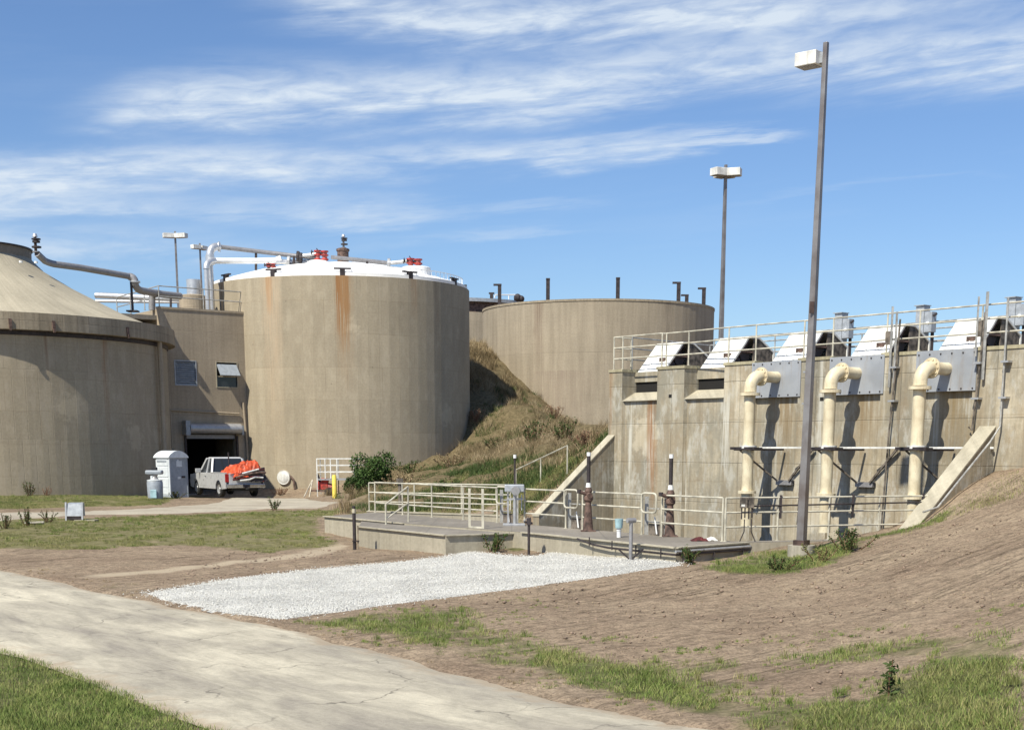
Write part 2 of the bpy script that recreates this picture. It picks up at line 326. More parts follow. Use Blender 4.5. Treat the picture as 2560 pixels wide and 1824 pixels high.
GRAV = gp([(315, 1321), (480, 1292), (700, 1267), (900, 1250), (990, 1238), (1040, 1226), (1100, 1232), (1180, 1238), (1240, 1224), (1330, 1230), (1500, 1240), (1522, 1258), (1400, 1276), (1250, 1298), (1050, 1325), (850, 1350), (620, 1382), (480, 1362), (380, 1342)])
GR = {'lush': [(gp([(0, 1440), (130, 1470), (300, 1548), (480, 1624), (300, 1900), (0, 2200), (-400, 1700)]), 1.0),
               (gp([(640, 1384), (800, 1362), (1050, 1352), (1110, 1395), (1330, 1455), (1390, 1490), (1440, 1470), (1560, 1480), (1750, 1455), (1950, 1430), (2100, 1408), (2300, 1396), (2350, 1640), (1660, 1640), (1400, 1566), (1150, 1506), (900, 1436)]), .66),
               (gp([(1190, 1440), (1360, 1470), (1500, 1495), (1600, 1540), (1660, 1610), (1500, 1590), (1300, 1535), (1130, 1480)]), .9),
               (gp([(1900, 1530), (2080, 1480), (2279, 1440), (2330, 1640), (1750, 1640), (1700, 1590)]), .95),
               (gp([(1530, 1262), (1700, 1225), (1880, 1205), (2050, 1160), (2130, 1125), (2150, 1135), (1930, 1205), (1880, 1250), (1780, 1278), (1620, 1278)]), .8),
               (gp([(1075, 1203), (1160, 1195), (1200, 1222), (1140, 1228), (1085, 1222)]), 1.0)],
      'lawn': [(gp([(-40, 1155), (200, 1153), (600, 1137), (830, 1133), (720, 1152), (722, 1190), (770, 1213), (600, 1232), (400, 1212), (200, 1225), (-40, 1222)]), .8),
               (gp([(-40, 1096), (340, 1098), (500, 1108), (350, 1124), (-40, 1136)]), .95),
               (gp([(160, 1296), (330, 1296), (300, 1315), (200, 1312)]), .5),
               (gp([(500, 1108), (560, 1102), (540, 1110)]), .5),
               (gp([(825, 1128), (1180, 1128), (1190, 1150), (900, 1150), (825, 1140)]), .8)],
      'straw': [([(-8.7, 80.5), (-8.9, 76), (-7.9, 70), (-7.5, 66.5), (-7, 57), (-6, 51), (-.5, 51.5), (-.3, 46.3), (0.2, 45.6), (3.4, 47.8), (9, 50), (14, 60), (14, 100), (-3, 110), (-8, 100)], 1.0),
                (gp([(2130, 1120), (2200, 1080), (2279, 1040), (2300, 1100), (2200, 1130), (2100, 1160), (1990, 1200)]), .8),
                (gp([(600, 1100), (720, 1100), (760, 1112), (680, 1108)]), .6)],
      'pale': [(gp([(130, 1285), (300, 1268), (500, 1248), (640, 1232), (700, 1215), (760, 1205), (800, 1215), (740, 1235), (560, 1255), (380, 1275), (200, 1290)]), 1.0),
               (gp([(0, 1258), (60, 1275), (300, 1325), (600, 1383), (900, 1458), (1200, 1540), (1500, 1610), (1700, 1650), (1300, 1600), (900, 1480), (600, 1400), (0, 1270)]), .7)]}
BARE = pxp([(1850, 1660), (2230, 1655), (2330, 1640), (2215, 1700), (2124, 1750), (1955, 1745), (1880, 1710)])
def mask(key, X, Y, soft=.5):
    m = np.zeros(X.shape)
    for poly, st in GR[key]:
        sd = sdist(poly, X, Y); m = np.maximum(m, st*np.clip(.5+sd/soft/2, 0, 1))
    if key == 'lush': m = m*(1-.85*np.clip(.5+(sdist(BARE, X, Y)+(vnoise(X, Y, .5, 88)-.5)*.8)/.8, 0, 1))
    return m
far = np.clip(Y/40, .5, 3)
mk = {k: mask(k, X, Y, .5 if k != 'straw' else 1.2) for k in GR}
nz = vnoise(X, Y, 1.3, 1)*.6+vnoise(X, Y, .5, 2)*.4
rough = (vnoise(X, Y, .9, 3)-.5)*.06+(vnoise(X, Y, .35, 4)-.5)*.035
fu = X*math.sin(R(50))-Y*math.cos(R(50)); fv = X*math.cos(R(50))+Y*math.sin(R(50))
rough = rough-.045*np.clip(vnoise(fu, fv, .55, 8)*0+vnoise(fu*1.0, fv/9, .55, 9)*1.8-.95, 0, 1)*np.clip((X-2)/4, 0, 1)*(Y < 38)
rd = sdist(ROAD, X, Y); yd = sdist(YARD, X, Y); gv = sdist(GRAV, X, Y)
flat = np.clip(-np.maximum(np.maximum(rd, yd), gv)/.4, 0, 1)
inner = (np.abs(X) < 30) & (Y < 110)
Z = Z+rough*flat*inner
Z = Z+mk['straw']*inner*((vnoise(X, Y, 1.9, 5)-.4)*.6+(vnoise(X, Y, .8, 6)-.5)*.3)*np.clip((Y-50)/10, 0, 1)
Z = np.where((ins > -.02) & (sdist(UPP, X, Y) > .35), -1.2, np.where(ins > -.02, np.minimum(Z, .3), Z))
Z = np.where(rd > -.06, Z-.06, Z)
ny, nx = X.shape
me = bpy.data.meshes.new('ground'); me.vertices.add(nx*ny); me.vertices.foreach_set('co', np.stack([X, Y, Z], -1).ravel())
idx = np.arange(nx*ny).reshape(ny, nx); q = np.stack([idx[:-1, :-1], idx[:-1, 1:], idx[1:, 1:], idx[1:, :-1]], -1).reshape(-1, 4)
me.loops.add(q.size); me.polygons.add(len(q)); me.loops.foreach_set('vertex_index', q.ravel()); me.polygons.foreach_set('loop_start', np.arange(len(q))*4)
me.update(calc_edges=True)
for p in ('lush', 'lawn', 'straw', 'pale'):
    a = me.attributes.new(p, 'FLOAT', 'POINT'); a.data.foreach_set('value', mk[p].ravel().astype(np.float32))
me.polygons.foreach_set('use_smooth', np.ones(len(q), bool))
ground = bpy.data.objects.new('ground', me); COL.objects.link(ground); tag(ground, kind='structure')
gm, nt, N, L, b = newmat('bare soil and turf'); tc = N.new('ShaderNodeTexCoord').outputs['Object']
def att(n): a = N.new('ShaderNodeAttribute'); a.attribute_name = n; return a.outputs['Fac']
n1 = noise(nt, tc, .45, 6, .6); n2 = noise(nt, tc, 5, 6, .65); n3 = noise(nt, tc, 22, 4, .7); n4 = noise(nt, tc, 1.6, 5, .6)
col = ramp(nt, n1, [(.3, (.24, .175, .12)), (.7, (.345, .265, .182))])
col = mix(nt, 1, col, ramp(nt, n2, [(.3, .6), (.6, 1.14)]), 'MULTIPLY'); col = mix(nt, 1, col, ramp(nt, n3, [(.34, .55), (.58, 1.14)]), 'MULTIPLY')
# tyre and rake furrows on the graded bank, running up to the right
rt = N.new('ShaderNodeMapping'); rt.vector_type = 'POINT'; rt.inputs['Rotation'].default_value = (0, 0, R(-40)); L.new(tc, rt.inputs[0])
fur = noise(nt, rt.outputs[0], 1, 5, .65, (.12, 6.5, 1), .5)
fur_m = ramp(nt, noise(nt, tc, .3, 3), [(.42, .15), (.58, 1)])
col = mix(nt, mth(nt, 'MULTIPLY', fur_m, .8), col, mix(nt, 1, col, ramp(nt, fur, [(.40, .5), (.47, 1.0), (.7, 1.08)]), 'MULTIPLY'))
strawbits = ramp(nt, noise(nt, rt.outputs[0], 1, 4, .7, (3, 24, 1), .5), [(.6, 0), (.7, .5)])
col = mix(nt, strawbits, col, (.46, .37, .25))
def gmask(name, thr, nn): return mth(nt, 'MULTIPLY', mth(nt, 'SUBTRACT', mth(nt, 'ADD', att(name), nn), thr, clamp=True), 3.2, clamp=True)
col = mix(nt, gmask('pale', 1.15, n4), col, (.42, .34, .24))
col = mix(nt, gmask('straw', 1.05, n4), col, ramp(nt, n2, [(.3, (.075, .06, .03)), (.65, (.20, .155, .085))]))
col = mix(nt, gmask('lawn', .95, n4), col, ramp(nt, n2, [(.3, (.10, .095, .04)), (.62, (.225, .20, .10))]))
col = mix(nt, mth(nt, 'MULTIPLY', gmask('lush', 1.0, n4), .85), col, ramp(nt, n2, [(.3, (.05, .06, .02)), (.65, (.13, .14, .05))]))
L.new(col, b.inputs['Base Color']); b.inputs['Roughness'].default_value = .95; b.inputs['Specular IOR Level'].default_value = .1
bump(nt, b, mth(nt, 'ADD', mth(nt, 'ADD', n2, n3), mth(nt, 'MULTIPLY', fur, 1.5)), .6, .05)
me.materials.append(gm)
# draped sheets
def drape(name, poly, step, lift, mat, edge=0.0, kind='structure', crown=0, curb=0, hmin=None):
    P = []
    n = len(poly)
    for i in range(n):
        a = np.array(poly[i]); c = np.array(poly[(i+1) % n]); d = np.linalg.norm(c-a); k = max(1, int(d/step))
        for j in range(k):
            p = a+(c-a)*j/k; nrm = np.array([-(c-a)[1], (c-a)[0]])/max(d, 1e-6)
            P.append(p+nrm*edge*(vnoise(np.array([p[0]*1.1]), np.array([p[1]*1.1]), 1.0, 9)[0]-.5)*2)
    nb = len(P); A = np.array(P); lo = A.min(0); hi = A.max(0)
    gx, gy = np.meshgrid(np.arange(lo[0], hi[0], step), np.arange(lo[1], hi[1], step)); gx = gx.ravel()+RNG.uniform(-.1, .1, gx.size)*step; gy = gy.ravel()+RNG.uniform(-.1, .1, gy.size)*step
    sd = sdist([tuple(p) for p in P], gx, gy); k = sd > step*.5
    pts = [Vector(p) for p in P]+[Vector((a, c)) for a, c in zip(gx[k], gy[k])]
    vs, es, fs, *_ = geometry.delaunay_2d_cdt(pts, [], [list(range(nb))], 1, 1e-5)
    A = np.array([(v.x, v.y) for v in vs]); sd = np.maximum(sdist([tuple(p) for p in P], A[:, 0], A[:, 1]), 0)
    z = HA(A[:, 0], A[:, 1])+np.where(sd < 1e-4, -.02, lift)+crown*np.clip(sd/.8, 0, 1)
    me = bpy.data.meshes.new(name); me.from_pydata([(a[0], a[1], zz) for a, zz in zip(A, z)], [], [tuple(f) for f in fs]); me.materials.append(mat)
    at = me.attributes.new('edge', 'FLOAT', 'POINT'); at.data.foreach_set('value', sd.astype(np.float32))
    bm = bmesh.new(); bm.from_mesh(me); bmesh.ops.recalc_face_normals(bm, faces=bm.faces)
    if sum(f.normal.z for f in bm.faces) < 0: bmesh.ops.reverse_faces(bm, faces=bm.faces)
    bm.to_mesh(me); bm.free()
    for p in me.polygons: p.use_smooth = True
    o = bpy.data.objects.new(name, me); COL.objects.link(o); tag(o, kind=kind); return o
rm, nt, N, L, b = newmat('old concrete paving'); tc = N.new('ShaderNodeTexCoord').outputs['Object']
rt = N.new('ShaderNodeMapping'); rt.inputs['Rotation'].default_value = (0, 0, R(54)); L.new(tc, rt.inputs[0]); rv = rt.outputs[0]
n1 = noise(nt, rv, 1, 6, .62, (.30, .75, 1), .5); n2 = noise(nt, tc, 14, 5, .7); n3 = noise(nt, tc, 60, 3, .7); n5 = noise(nt, rv, 1, 5, .7, (.7, 3.5, 1), 1.2)
col = ramp(nt, n1, [(.34, (.31, .275, .22)), (.5, (.43, .385, .295)), (.66, (.60, .54, .41))])
col = mix(nt, 1, col, ramp(nt, n2, [(.3, .88), (.6, 1.05)]), 'MULTIPLY'); col = mix(nt, 1, col, ramp(nt, n5, [(.36, .82), (.56, 1.02)]), 'MULTIPLY')
col = mix(nt, 1, col, ramp(nt, n3, [(.3, .9), (.65, 1.06)]), 'MULTIPLY')
vo = N.new('ShaderNodeTexVoronoi'); vo.feature = 'DISTANCE_TO_EDGE'; vo.inputs['Scale'].default_value = .42
dv = N.new('ShaderNodeVectorMath'); dv.operation = 'ADD'; nv = N.new('ShaderNodeTexNoise'); nv.inputs['Scale'].default_value = 1.6; nv.inputs['Detail'].default_value = 6; L.new(tc, nv.inputs[0])
sc_ = N.new('ShaderNodeVectorMath'); sc_.operation = 'SCALE'; L.new(nv.outputs['Color'], sc_.inputs[0]); sc_.inputs['Scale'].default_value = .9
L.new(tc, dv.inputs[0]); L.new(sc_.outputs[0], dv.inputs[1]); L.new(dv.outputs[0], vo.inputs[0])
crk = ramp(nt, vo.outputs[0], [(.0, 1), (.012, 0)]); crk = mth(nt, 'MULTIPLY', crk, ramp(nt, noise(nt, tc, .8, 3), [(.45, 0), (.6, .75)]))
col = mix(nt, crk, col, (.12, .105, .085))
ed = N.new('ShaderNodeAttribute'); ed.attribute_name = 'edge'
em = ramp(nt, mth(nt, 'ADD', ed.outputs['Fac'], mth(nt, 'MULTIPLY_ADD', noise(nt, tc, 2.5, 5), 1.2, -.6)), [(.0, .8), (.35, 0)])
col = mix(nt, em, col, (.37, .29, .20))
L.new(col, b.inputs['Base Color']); b.inputs['Roughness'].default_value = .85; b.inputs['Specular IOR Level'].default_value = .3
bump(nt, b, mth(nt, 'SUBTRACT', mth(nt, 'ADD', n2, n3), mth(nt, 'MULTIPLY', crk, 2)), .35, .02)
drape('road', ROAD, .4, .02, rm, .12)
ym, nt, N, L, b = newmat('yard drive concrete'); tc = N.new('ShaderNodeTexCoord').outputs['Object']
n1 = noise(nt, tc, .5, 6, .6); n2 = noise(nt, tc, 8, 5, .7)
col = mix(nt, 1, ramp(nt, n1, [(.35, (.33, .28, .21)), (.65, (.46, .41, .31))]), ramp(nt, n2, [(.3, .85), (.6, 1.05)]), 'MULTIPLY')
L.new(col, b.inputs['Base Color']); b.inputs['Roughness'].default_value = .9
drape('yard_drive', YARD, .6, .05, ym, .2)
vm, nt, N, L, b = newmat('white crushed stone'); tc = N.new('ShaderNodeTexCoord').outputs['Object']
vo = N.new('ShaderNodeTexVoronoi'); vo.inputs['Scale'].default_value = 26; L.new(tc, vo.inputs[0]); sv = sep(nt, vo.outputs['Color'])
col = ramp(nt, sv[0], [(0, (.46, .44, .39)), (.3, (.62, .60, .54)), (1, (.76, .74, .68))]); n1 = noise(nt, tc, .8, 4)
col = mix(nt, 1, col, ramp(nt, n1, [(.35, .74), (.6, 1.0)]), 'MULTIPLY')
L.new(col, b.inputs['Base Color']); b.inputs['Roughness'].default_value = .9; bump(nt, b, mth(nt, 'MULTIPLY', vo.outputs['Distance'], -1), .9, .05)
drape('gravel_bed', GRAV, .22, .015, vm, .08, crown=.05)
# loose stones
A = np.array(GRAV); lo, hi = A.min(0)-.3, A.max(0)+.3; n = 60000
x = RNG.uniform(lo[0], hi[0], n); y = RNG.uniform(lo[1], hi[1], n); sd = sdist(GRAV, x, y); k = (sd > -.45*RNG.random(n)**5) & (RNG.random(n) < 1.2-.0*y); x, y = x[k], y[k]; n = len(x)
oc = np.array([(1, 0, 0), (0, 1, 0), (-1, 0, 0), (0, -1, 0), (0, 0, 1), (0, 0, -1)], float); of = np.array([(0, 1, 4), (1, 2, 4), (2, 3, 4), (3, 0, 4), (1, 0, 5), (2, 1, 5), (3, 2, 5), (0, 3, 5)])
sz = (.004+.017*RNG.random(n)**2.2)[:, None, None]; V = oc[None]*sz*RNG.uniform(.6, 1.3, (n, 6, 1)); an = RNG.uniform(0, 6.28, n); c, s_ = np.cos(an)[:, None], np.sin(an)[:, None]
V = np.stack([V[:, :, 0]*c-V[:, :, 1]*s_, V[:, :, 0]*s_+V[:, :, 1]*c, V[:, :, 2]*.8], -1)
zz = HA(x, y)+.015+.05*np.clip(sdist(GRAV, x, y)/.8, 0, 1)+.008
V += np.stack([x, y, zz], -1)[:, None]
def rawmesh(name, V, Fc, mat, tint=None, kind=None, parent=None, smooth=False):
    me = bpy.data.meshes.new(name); V = V.reshape(-1, 3); off = np.array(root(parent).location) if parent else 0
    me.vertices.add(len(V)); me.vertices.foreach_set('co', (V-off).ravel()); k = Fc.shape[1]
    me.loops.add(Fc.size); me.polygons.add(len(Fc)); me.loops.foreach_set('vertex_index', Fc.ravel()); me.polygons.foreach_set('loop_start', np.arange(len(Fc))*k); me.update(calc_edges=True)
    if tint is not None: a = me.attributes.new('tint', 'FLOAT', 'POINT'); a.data.foreach_set('value', tint.astype(np.float32))
    me.materials.append(mat); o = bpy.data.objects.new(name, me); COL.objects.link(o)
    if kind: o['kind'] = kind
    if parent: o.parent = parent
    return o
sm, nt, N, L, b = newmat('loose white stones'); at = N.new('ShaderNodeAttribute'); at.attribute_name = 'tint'
L.new(ramp(nt, at.outputs['Fac'], [(0, (.40, .38, .34)), (.25, (.58, .56, .51)), (1, (.76, .74, .68))]), b.inputs['Base Color']); b.inputs['Roughness'].default_value = .9
Fc = (of[None]+(np.arange(n)*6)[:, None, None]).reshape(-1, 3); tag(rawmesh('gravel', V, Fc, sm, np.repeat(RNG.random(n), 6), 'stuff'), 'white crushed stone spread in front of the concrete deck', 'gravel')
# soil clods on the bare bank
n = 9000; x = RNG.uniform(-8, 13, n); y = RNG.uniform(14, 40, n); ok = (mask('lush', x, y) < .1) & (sdist(ROAD, x, y) < -.3) & (sdist(GRAV, x, y) < -.15) & (sdist(DECKPOLY, x, y) < -.1); x, y = x[ok], y[ok]; n = len(x)
sz = (RNG.random(n)**3*.04+.008)[:, None, None]; V = oc[None]*sz*RNG.uniform(.5, 1.4, (n, 6, 1)); V[:, :, 2] *= .6; V += np.stack([x, y, HA(x, y)+.005], -1)[:, None]
Fc = (of[None]+(np.arange(n)*6)[:, None, None]).reshape(-1, 3)
tag(rawmesh('soil_clods', V, Fc, plain('clods', (.27, .195, .14), .95, 0, .15, 2), None, 'stuff'), 'crumbled brown soil clods on the graded bank', 'soil')
# ------------------------------------------------------------------ grass
def blades(name, x, y, h, w, lean, mat, label, cat, zoff=0.0, parent=None, kind='stuff', seg=1, base=None):
    n = len(x); z = (HA(x, y) if base is None else base)+zoff; a = RNG.uniform(0, 6.283, n); d = np.stack([np.cos(a), np.sin(a), np.zeros(n)], -1); a2 = RNG.uniform(0, 6.283, n)
    ld = np.stack([np.cos(a2), np.sin(a2), np.zeros(n)], -1)*(lean*h*RNG.uniform(.3, 1, n))[:, None]; B = np.stack([x, y, z], -1); up = np.array([0, 0, 1.])
    w = np.broadcast_to(w, (n,)); p0 = B-d*(w/2)[:, None]; p1 = B+d*(w/2)[:, None]; m = B+ld*.35+up*(h*.6)[:, None]; p2 = m+d*(w*.35)[:, None]; p3 = m-d*(w*.35)[:, None]; tp = B+ld+up*h[:, None]
    V = np.stack([p0, p1, p2, p3, tp], 1); F1 = np.array([(0, 1, 2), (0, 2, 3), (3, 2, 4)]); Fc = (F1[None]+(np.arange(n)*5)[:, None, None]).reshape(-1, 3)
    o = rawmesh(name, V, Fc, mat, np.repeat(RNG.random(n), 5), kind, parent)
    return tag(o, label, cat) if label else o
def scatter(key, box, dens, thr=.5, soft=.35, clump=1.0, seed=0, excl=True):
    n = int((box[1]-box[0])*(box[3]-box[2])*dens); x = RNG.uniform(box[0], box[1], n); y = RNG.uniform(box[2], box[3], n)
    m = mask(key, x, y, soft); nzz = vnoise(x, y, .8*clump, 11+seed)*.5+vnoise(x, y, .28*clump, 12+seed)*.5
    k = (m+(nzz-.5)*1.1 > thr) & (RNG.random(n) < np.clip(m, 0, 1)) & (m > .02)
    if excl: k &= (sdist(ROAD, x, y) < .12*RNG.random(n)) & (sdist(GRAV, x, y) < -.02) & (sdist(DECKPOLY, x, y) < -.05) & (sdist(YARD, x, y) < -.05)
    return x[k], y[k]
x, y = scatter('lush', (-13, -1, 9, 24), 1500, .45)
blades('grass', x, y, RNG.uniform(.02, .075, len(x)), .006, .9, M['lush'], 'short green grass filling the near corner left of the road', 'grass')
x, y = scatter('lush', (-6, 14, 11, 36), 1200, .63, seed=1, clump=.9)
blades('grass', x, y, RNG.uniform(.02, .085, len(x))*(.4+1.2*vnoise(x, y, .6, 20)), .007, 1.1, M['lush'], 'patchy green grass along the right verge and around the tall lamp post', 'grass')
x, y = scatter('lush', (0, 14, 11, 25), 700, .84, seed=3, clump=1.2)
blades('grass', x, y, RNG.uniform(.03, .13, len(x)), .007, 1.2, M['lawn'], 'taller yellowing grass in the near right corner', 'grass')
x, y = scatter('lawn', (-26, 1, 36, 72), 900, .76, clump=1.2)
blades('grass', x, y, RNG.uniform(.02, .055, len(x))*(.4+1.4*vnoise(x, y, 1.1, 77)), .010, .8, M['lawn'], 'yellow green lawn between the tanks and the concrete deck', 'grass')
x, y = scatter('straw', (-10, 10, 46, 106), 260, .5, .8, 2.6)
k = (x-(-10.66))**2+(y-88.9)**2 > 8.1**2; x, y = x[k], y[k]
hh = (.12+.5*np.clip(vnoise(x, y, 2.6, 31)*1.6-.4, 0, 1))*RNG.uniform(.4, 1.2, len(x)); hh *= np.clip((y-52)/16, .3, 1)
hh *= np.clip((HA(x, y)-1.2)/1.4, .25, 1)
blades('dry_grass', x, y, hh, .016, .9, M['straw'], 'tall dry straw coloured grass over the mound between the tanks', 'dry grass')
x, y = scatter('straw', (-9, 5, 45, 72), 900, .5, .8, 1.5, seed=8); k = HA(x, y) < 2.6; x, y = x[k], y[k]
blades('grass', x, y, RNG.uniform(.03, .11, len(x)), .013, .9, M['lawn'], 'short green and tan grass at the foot of the mound behind the rails', 'grass')
x, y = scatter('straw', (-10, 8, 46, 92), 170, .78, .8, 4.0, seed=5)
k = (x-(-10.66))**2+(y-88.9)**2 > 8.3**2; x, y = x[k], y[k]
blades('grass', x, y, RNG.uniform(.08, .32, len(x)), .022, .8, M['weed'], 'green weeds mixed through the dry mound', 'weeds')
x, y = scatter('straw', (7, 16, 32, 38), 260, .5, .4)
blades('dry_grass', x, y, RNG.uniform(.03, .12, len(x)), .010, .9, M['lawn'], 'dry tufts at the foot of the wall on the right bank', 'dry grass')
def tussocks(name, cx, cy, per, rad, h, w, mat, label, cat):
    n = len(cx)*per; a = RNG.uniform(0, 6.283, n); r = np.abs(RNG.normal(0, .5, n))*np.repeat(rad*RNG.uniform(.6, 1.4, len(cx)), per); X_ = np.repeat(cx, per); Y_ = np.repeat(cy, per)
    hh_ = np.repeat(h*RNG.uniform(.5, 1.3, len(cx)), per)*RNG.uniform(.4, 1.1, n)*np.clip(1.15-r/(np.repeat(np.full(len(cx), rad), per)*2.2), .3, 1)
    blades(name, X_+np.cos(a)*r, Y_+np.sin(a)*r, hh_, w, .8, mat, label, cat)
def centres(key, box, n, thr, seed, clump=2.0, avoid=True):
    x = RNG.uniform(box[0], box[1], n); y = RNG.uniform(box[2], box[3], n); m = mask(key, x, y, .5); k = (m > .3) & (vnoise(x, y, clump, 60+seed) > thr)
    k &= (sdist(ROAD, x, y) < -.15) & (sdist(GRAV, x, y) < -.15) & (sdist(DECKPOLY, x, y) < -.15) & (sdist(YARD, x, y) < -.1) & ((x+11.02)**2+(y-91.85)**2 > 8.6**2)
    return x[k], y[k]
x, y = centres('straw', (-10, 10, 50, 106), 1500, .35, 1); k = (HA(x, y) > 2.0) | (x < -6); x, y = x[k], y[k]; tussocks('dry_grass', x, y, 55, .38, .62, .016, M['straw'], 'taller dry tussocks standing out over the mound', 'dry grass')
x, y = centres('straw', (-9, 8, 50, 100), 900, .63, 2, 4.0); k = (HA(x, y) > 1.8) | (x < -6); x, y = x[k], y[k]; tussocks('grass', x, y, 55, .4, .42, .020, M['weed'], 'green tussocks scattered over the mound', 'weeds')
x, y = centres('lush', (-5, 14, 11, 36), 1500, .42, 3, 1.2); tussocks('grass', x, y, 60, .13, .11, .006, M['lush'], 'thicker grass clumps along the right verge', 'grass')
x, y = centres('lush', (2, 14, 11, 30), 800, .5, 4, 1.5); tussocks('dry_grass', x, y, 45, .12, .13, .006, M['lawn'], 'yellowed grass clumps in the near right corner', 'dry grass')
x, y = centres('lawn', (-26, 1, 36, 70), 2200, .45, 5, 1.5); tussocks('grass', x, y, 40, .2, .09, .012, M['lush'], 'darker green clumps in the lawn', 'grass')
x, y = centres('lawn', (-26, 1, 36, 70), 900, .55, 6, 1.5); tussocks('dry_grass', x, y, 40, .2, .08, .012, M['lawn'], 'yellow clumps in the lawn', 'dry grass')
x = RNG.uniform(-4, 13, 5200); y = RNG.uniform(12, 30, 5200); k = (sdist(GR['lush'][1][0], x, y) > -1.6) & (vnoise(x, y, .7, 71) > .5) & (sdist(ROAD, x, y) < -.25) & (sdist(GRAV, x, y) < -.3); x, y = x[k], y[k]
tussocks('grass', x, y, 26, .09, .05, .006, M['lush'], 'small green clumps thinning out into the bare soil', 'grass')
x = RNG.uniform(-13, 8, 6000); y = RNG.uniform(10, 37, 6000); d_ = sdist(ROAD, x, y); k = (d_ < -.1) & (d_ > -.9) & (sdist(GRAV, x, y) < -.2) & (vnoise(x, y, .9, 72) > .55); x, y = x[k], y[k]
tussocks('dry_grass', x, y, 22, .08, .05, .005, M['straw'], 'dry fringe of tufts along the edge of the road', 'dry grass')
# thin scattered tufts on bare soil
x = RNG.uniform(-10, 13, 16000); y = RNG.uniform(13, 44, 16000)
k = (vnoise(x, y, .5, 41) > .66) & (sdist(ROAD, x, y) < -.1) & (sdist(GRAV, x, y) < -.1) & (sdist(DECKPOLY, x, y) < -.05); x, y = x[k], y[k]
blades('dry_grass', x, y, RNG.uniform(.02, .06, len(x)), .008, 1.2, M['straw'], 'sparse dry stubble over the bare soil', 'dry grass')

def plant(name, loc, h, w, n, leaf, mat, label, cat, stems=7, group=None, spread=1.0, flat=1.0):
    rt_ = thing(name, loc, label, cat, group); loc = Vector(loc); mb = MB(); tips = []
    for i in range(stems):
        a = random.uniform(0, 6.28); r = w*random.uniform(.15, 1)*.5*spread; top = loc+Vector((math.cos(a)*r, math.sin(a)*r, h*random.uniform(.55, 1)))
        base = loc+Vector((math.cos(a)*r*.25, math.sin(a)*r*.25, -.03)); mid = (base+top)/2+Vector((random.uniform(-.1, .1)*w, random.uniform(-.1, .1)*w, h*.05)); ps = arc(base, mid, top, 4); mb.tube(ps, [.012*h**.5+.003]*4+[.003], 4); tips.append(ps)
    mb.build('stem', M['dead'], rt_)
    C = []
    for k in range(n):
        ps = random.choice(tips); t = random.random()**.7; i = min(int(t*4), 3); p = ps[i].lerp(ps[i+1], t*4-i); s = leaf*2.2*random.random()
        C.append(p+Vector((random.gauss(0, 1), random.gauss(0, 1), random.gauss(0, .6)))*s*.6)
    C = np.array(C); a = RNG.normal(size=(n, 3)); a /= np.linalg.norm(a, axis=1)[:, None]; bb = RNG.normal(size=(n, 3)); bb = np.cross(a, bb); bb /= np.linalg.norm(bb, axis=1)[:, None]
    s = leaf*RNG.uniform(.5, 1.1, n)[:, None]; V = np.stack([C-a*s, C+bb*s*.35, C+a*s, C-bb*s*.35], 1); Fc = (np.array([[0, 1, 2, 3]])[None]+(np.arange(n)*4)[:, None, None]).reshape(-1, 4)
    rawmesh('foliage', V, Fc, mat, np.repeat(RNG.random(n), 4), None, rt_); return rt_
def bush(loc, w, h, n, leaf, mat, label, name='bush', lobes=9):
    rt_ = thing(name, loc, label, 'bush'); loc = Vector(loc); mb = MB(); Ls = []
    for i in range(lobes):
        a = random.uniform(0, 6.28); r = random.uniform(.1, .42)*w; c = loc+Vector((math.cos(a)*r, math.sin(a)*r*.7, h*random.uniform(.25, .8))); Ls.append((c, random.uniform(.16, .27)*w)); mb.tube(arc(loc, (loc+c)/2+Vector((0, 0, .1)), c, 4), [.05, .04, .03, .02, .01], 5)
    mb.build('branch', M['wood'], rt_); C = []
    for k in range(n):
        c, r = random.choice(Ls); d = Vector((random.gauss(0, 1), random.gauss(0, 1), random.gauss(0, 1))).normalized(); C.append(c+d*r*random.uniform(.55, 1.1)*(1, .8, .9)[0])
    C = np.array(C); C[:, 2] = np.maximum(C[:, 2], loc.z+.03); a = RNG.normal(size=(n, 3)); a /= np.linalg.norm(a, axis=1)[:, None]; bb = np.cross(a, RNG.normal(size=(n, 3))); bb /= np.linalg.norm(bb, axis=1)[:, None]
    s = leaf*RNG.uniform(.5, 1.2, n)[:, None]; V = np.stack([C-a*s, C+bb*s*.5, C+a*s, C-bb*s*.5], 1); Fc = (np.array([[0, 1, 2, 3]])[None]+(np.arange(n)*4)[:, None, None]).reshape(-1, 4)
    rawmesh('foliage', V, Fc, mat, np.repeat(RNG.random(n), 4), None, rt_); return rt_
exec_order = 1
# ================================================================== tanks
def tankuv(c, r): return lambda v, pc: (r*(lambda a, b: a+2*math.pi if a-b < -3 else (a-2*math.pi if a-b > 3 else a))(math.atan2(v.x-c[0], -(v.y-c[1])), math.atan2(pc.x-c[0], -(pc.y-c[1]))), v.z)
def facet(u_off=0): return None
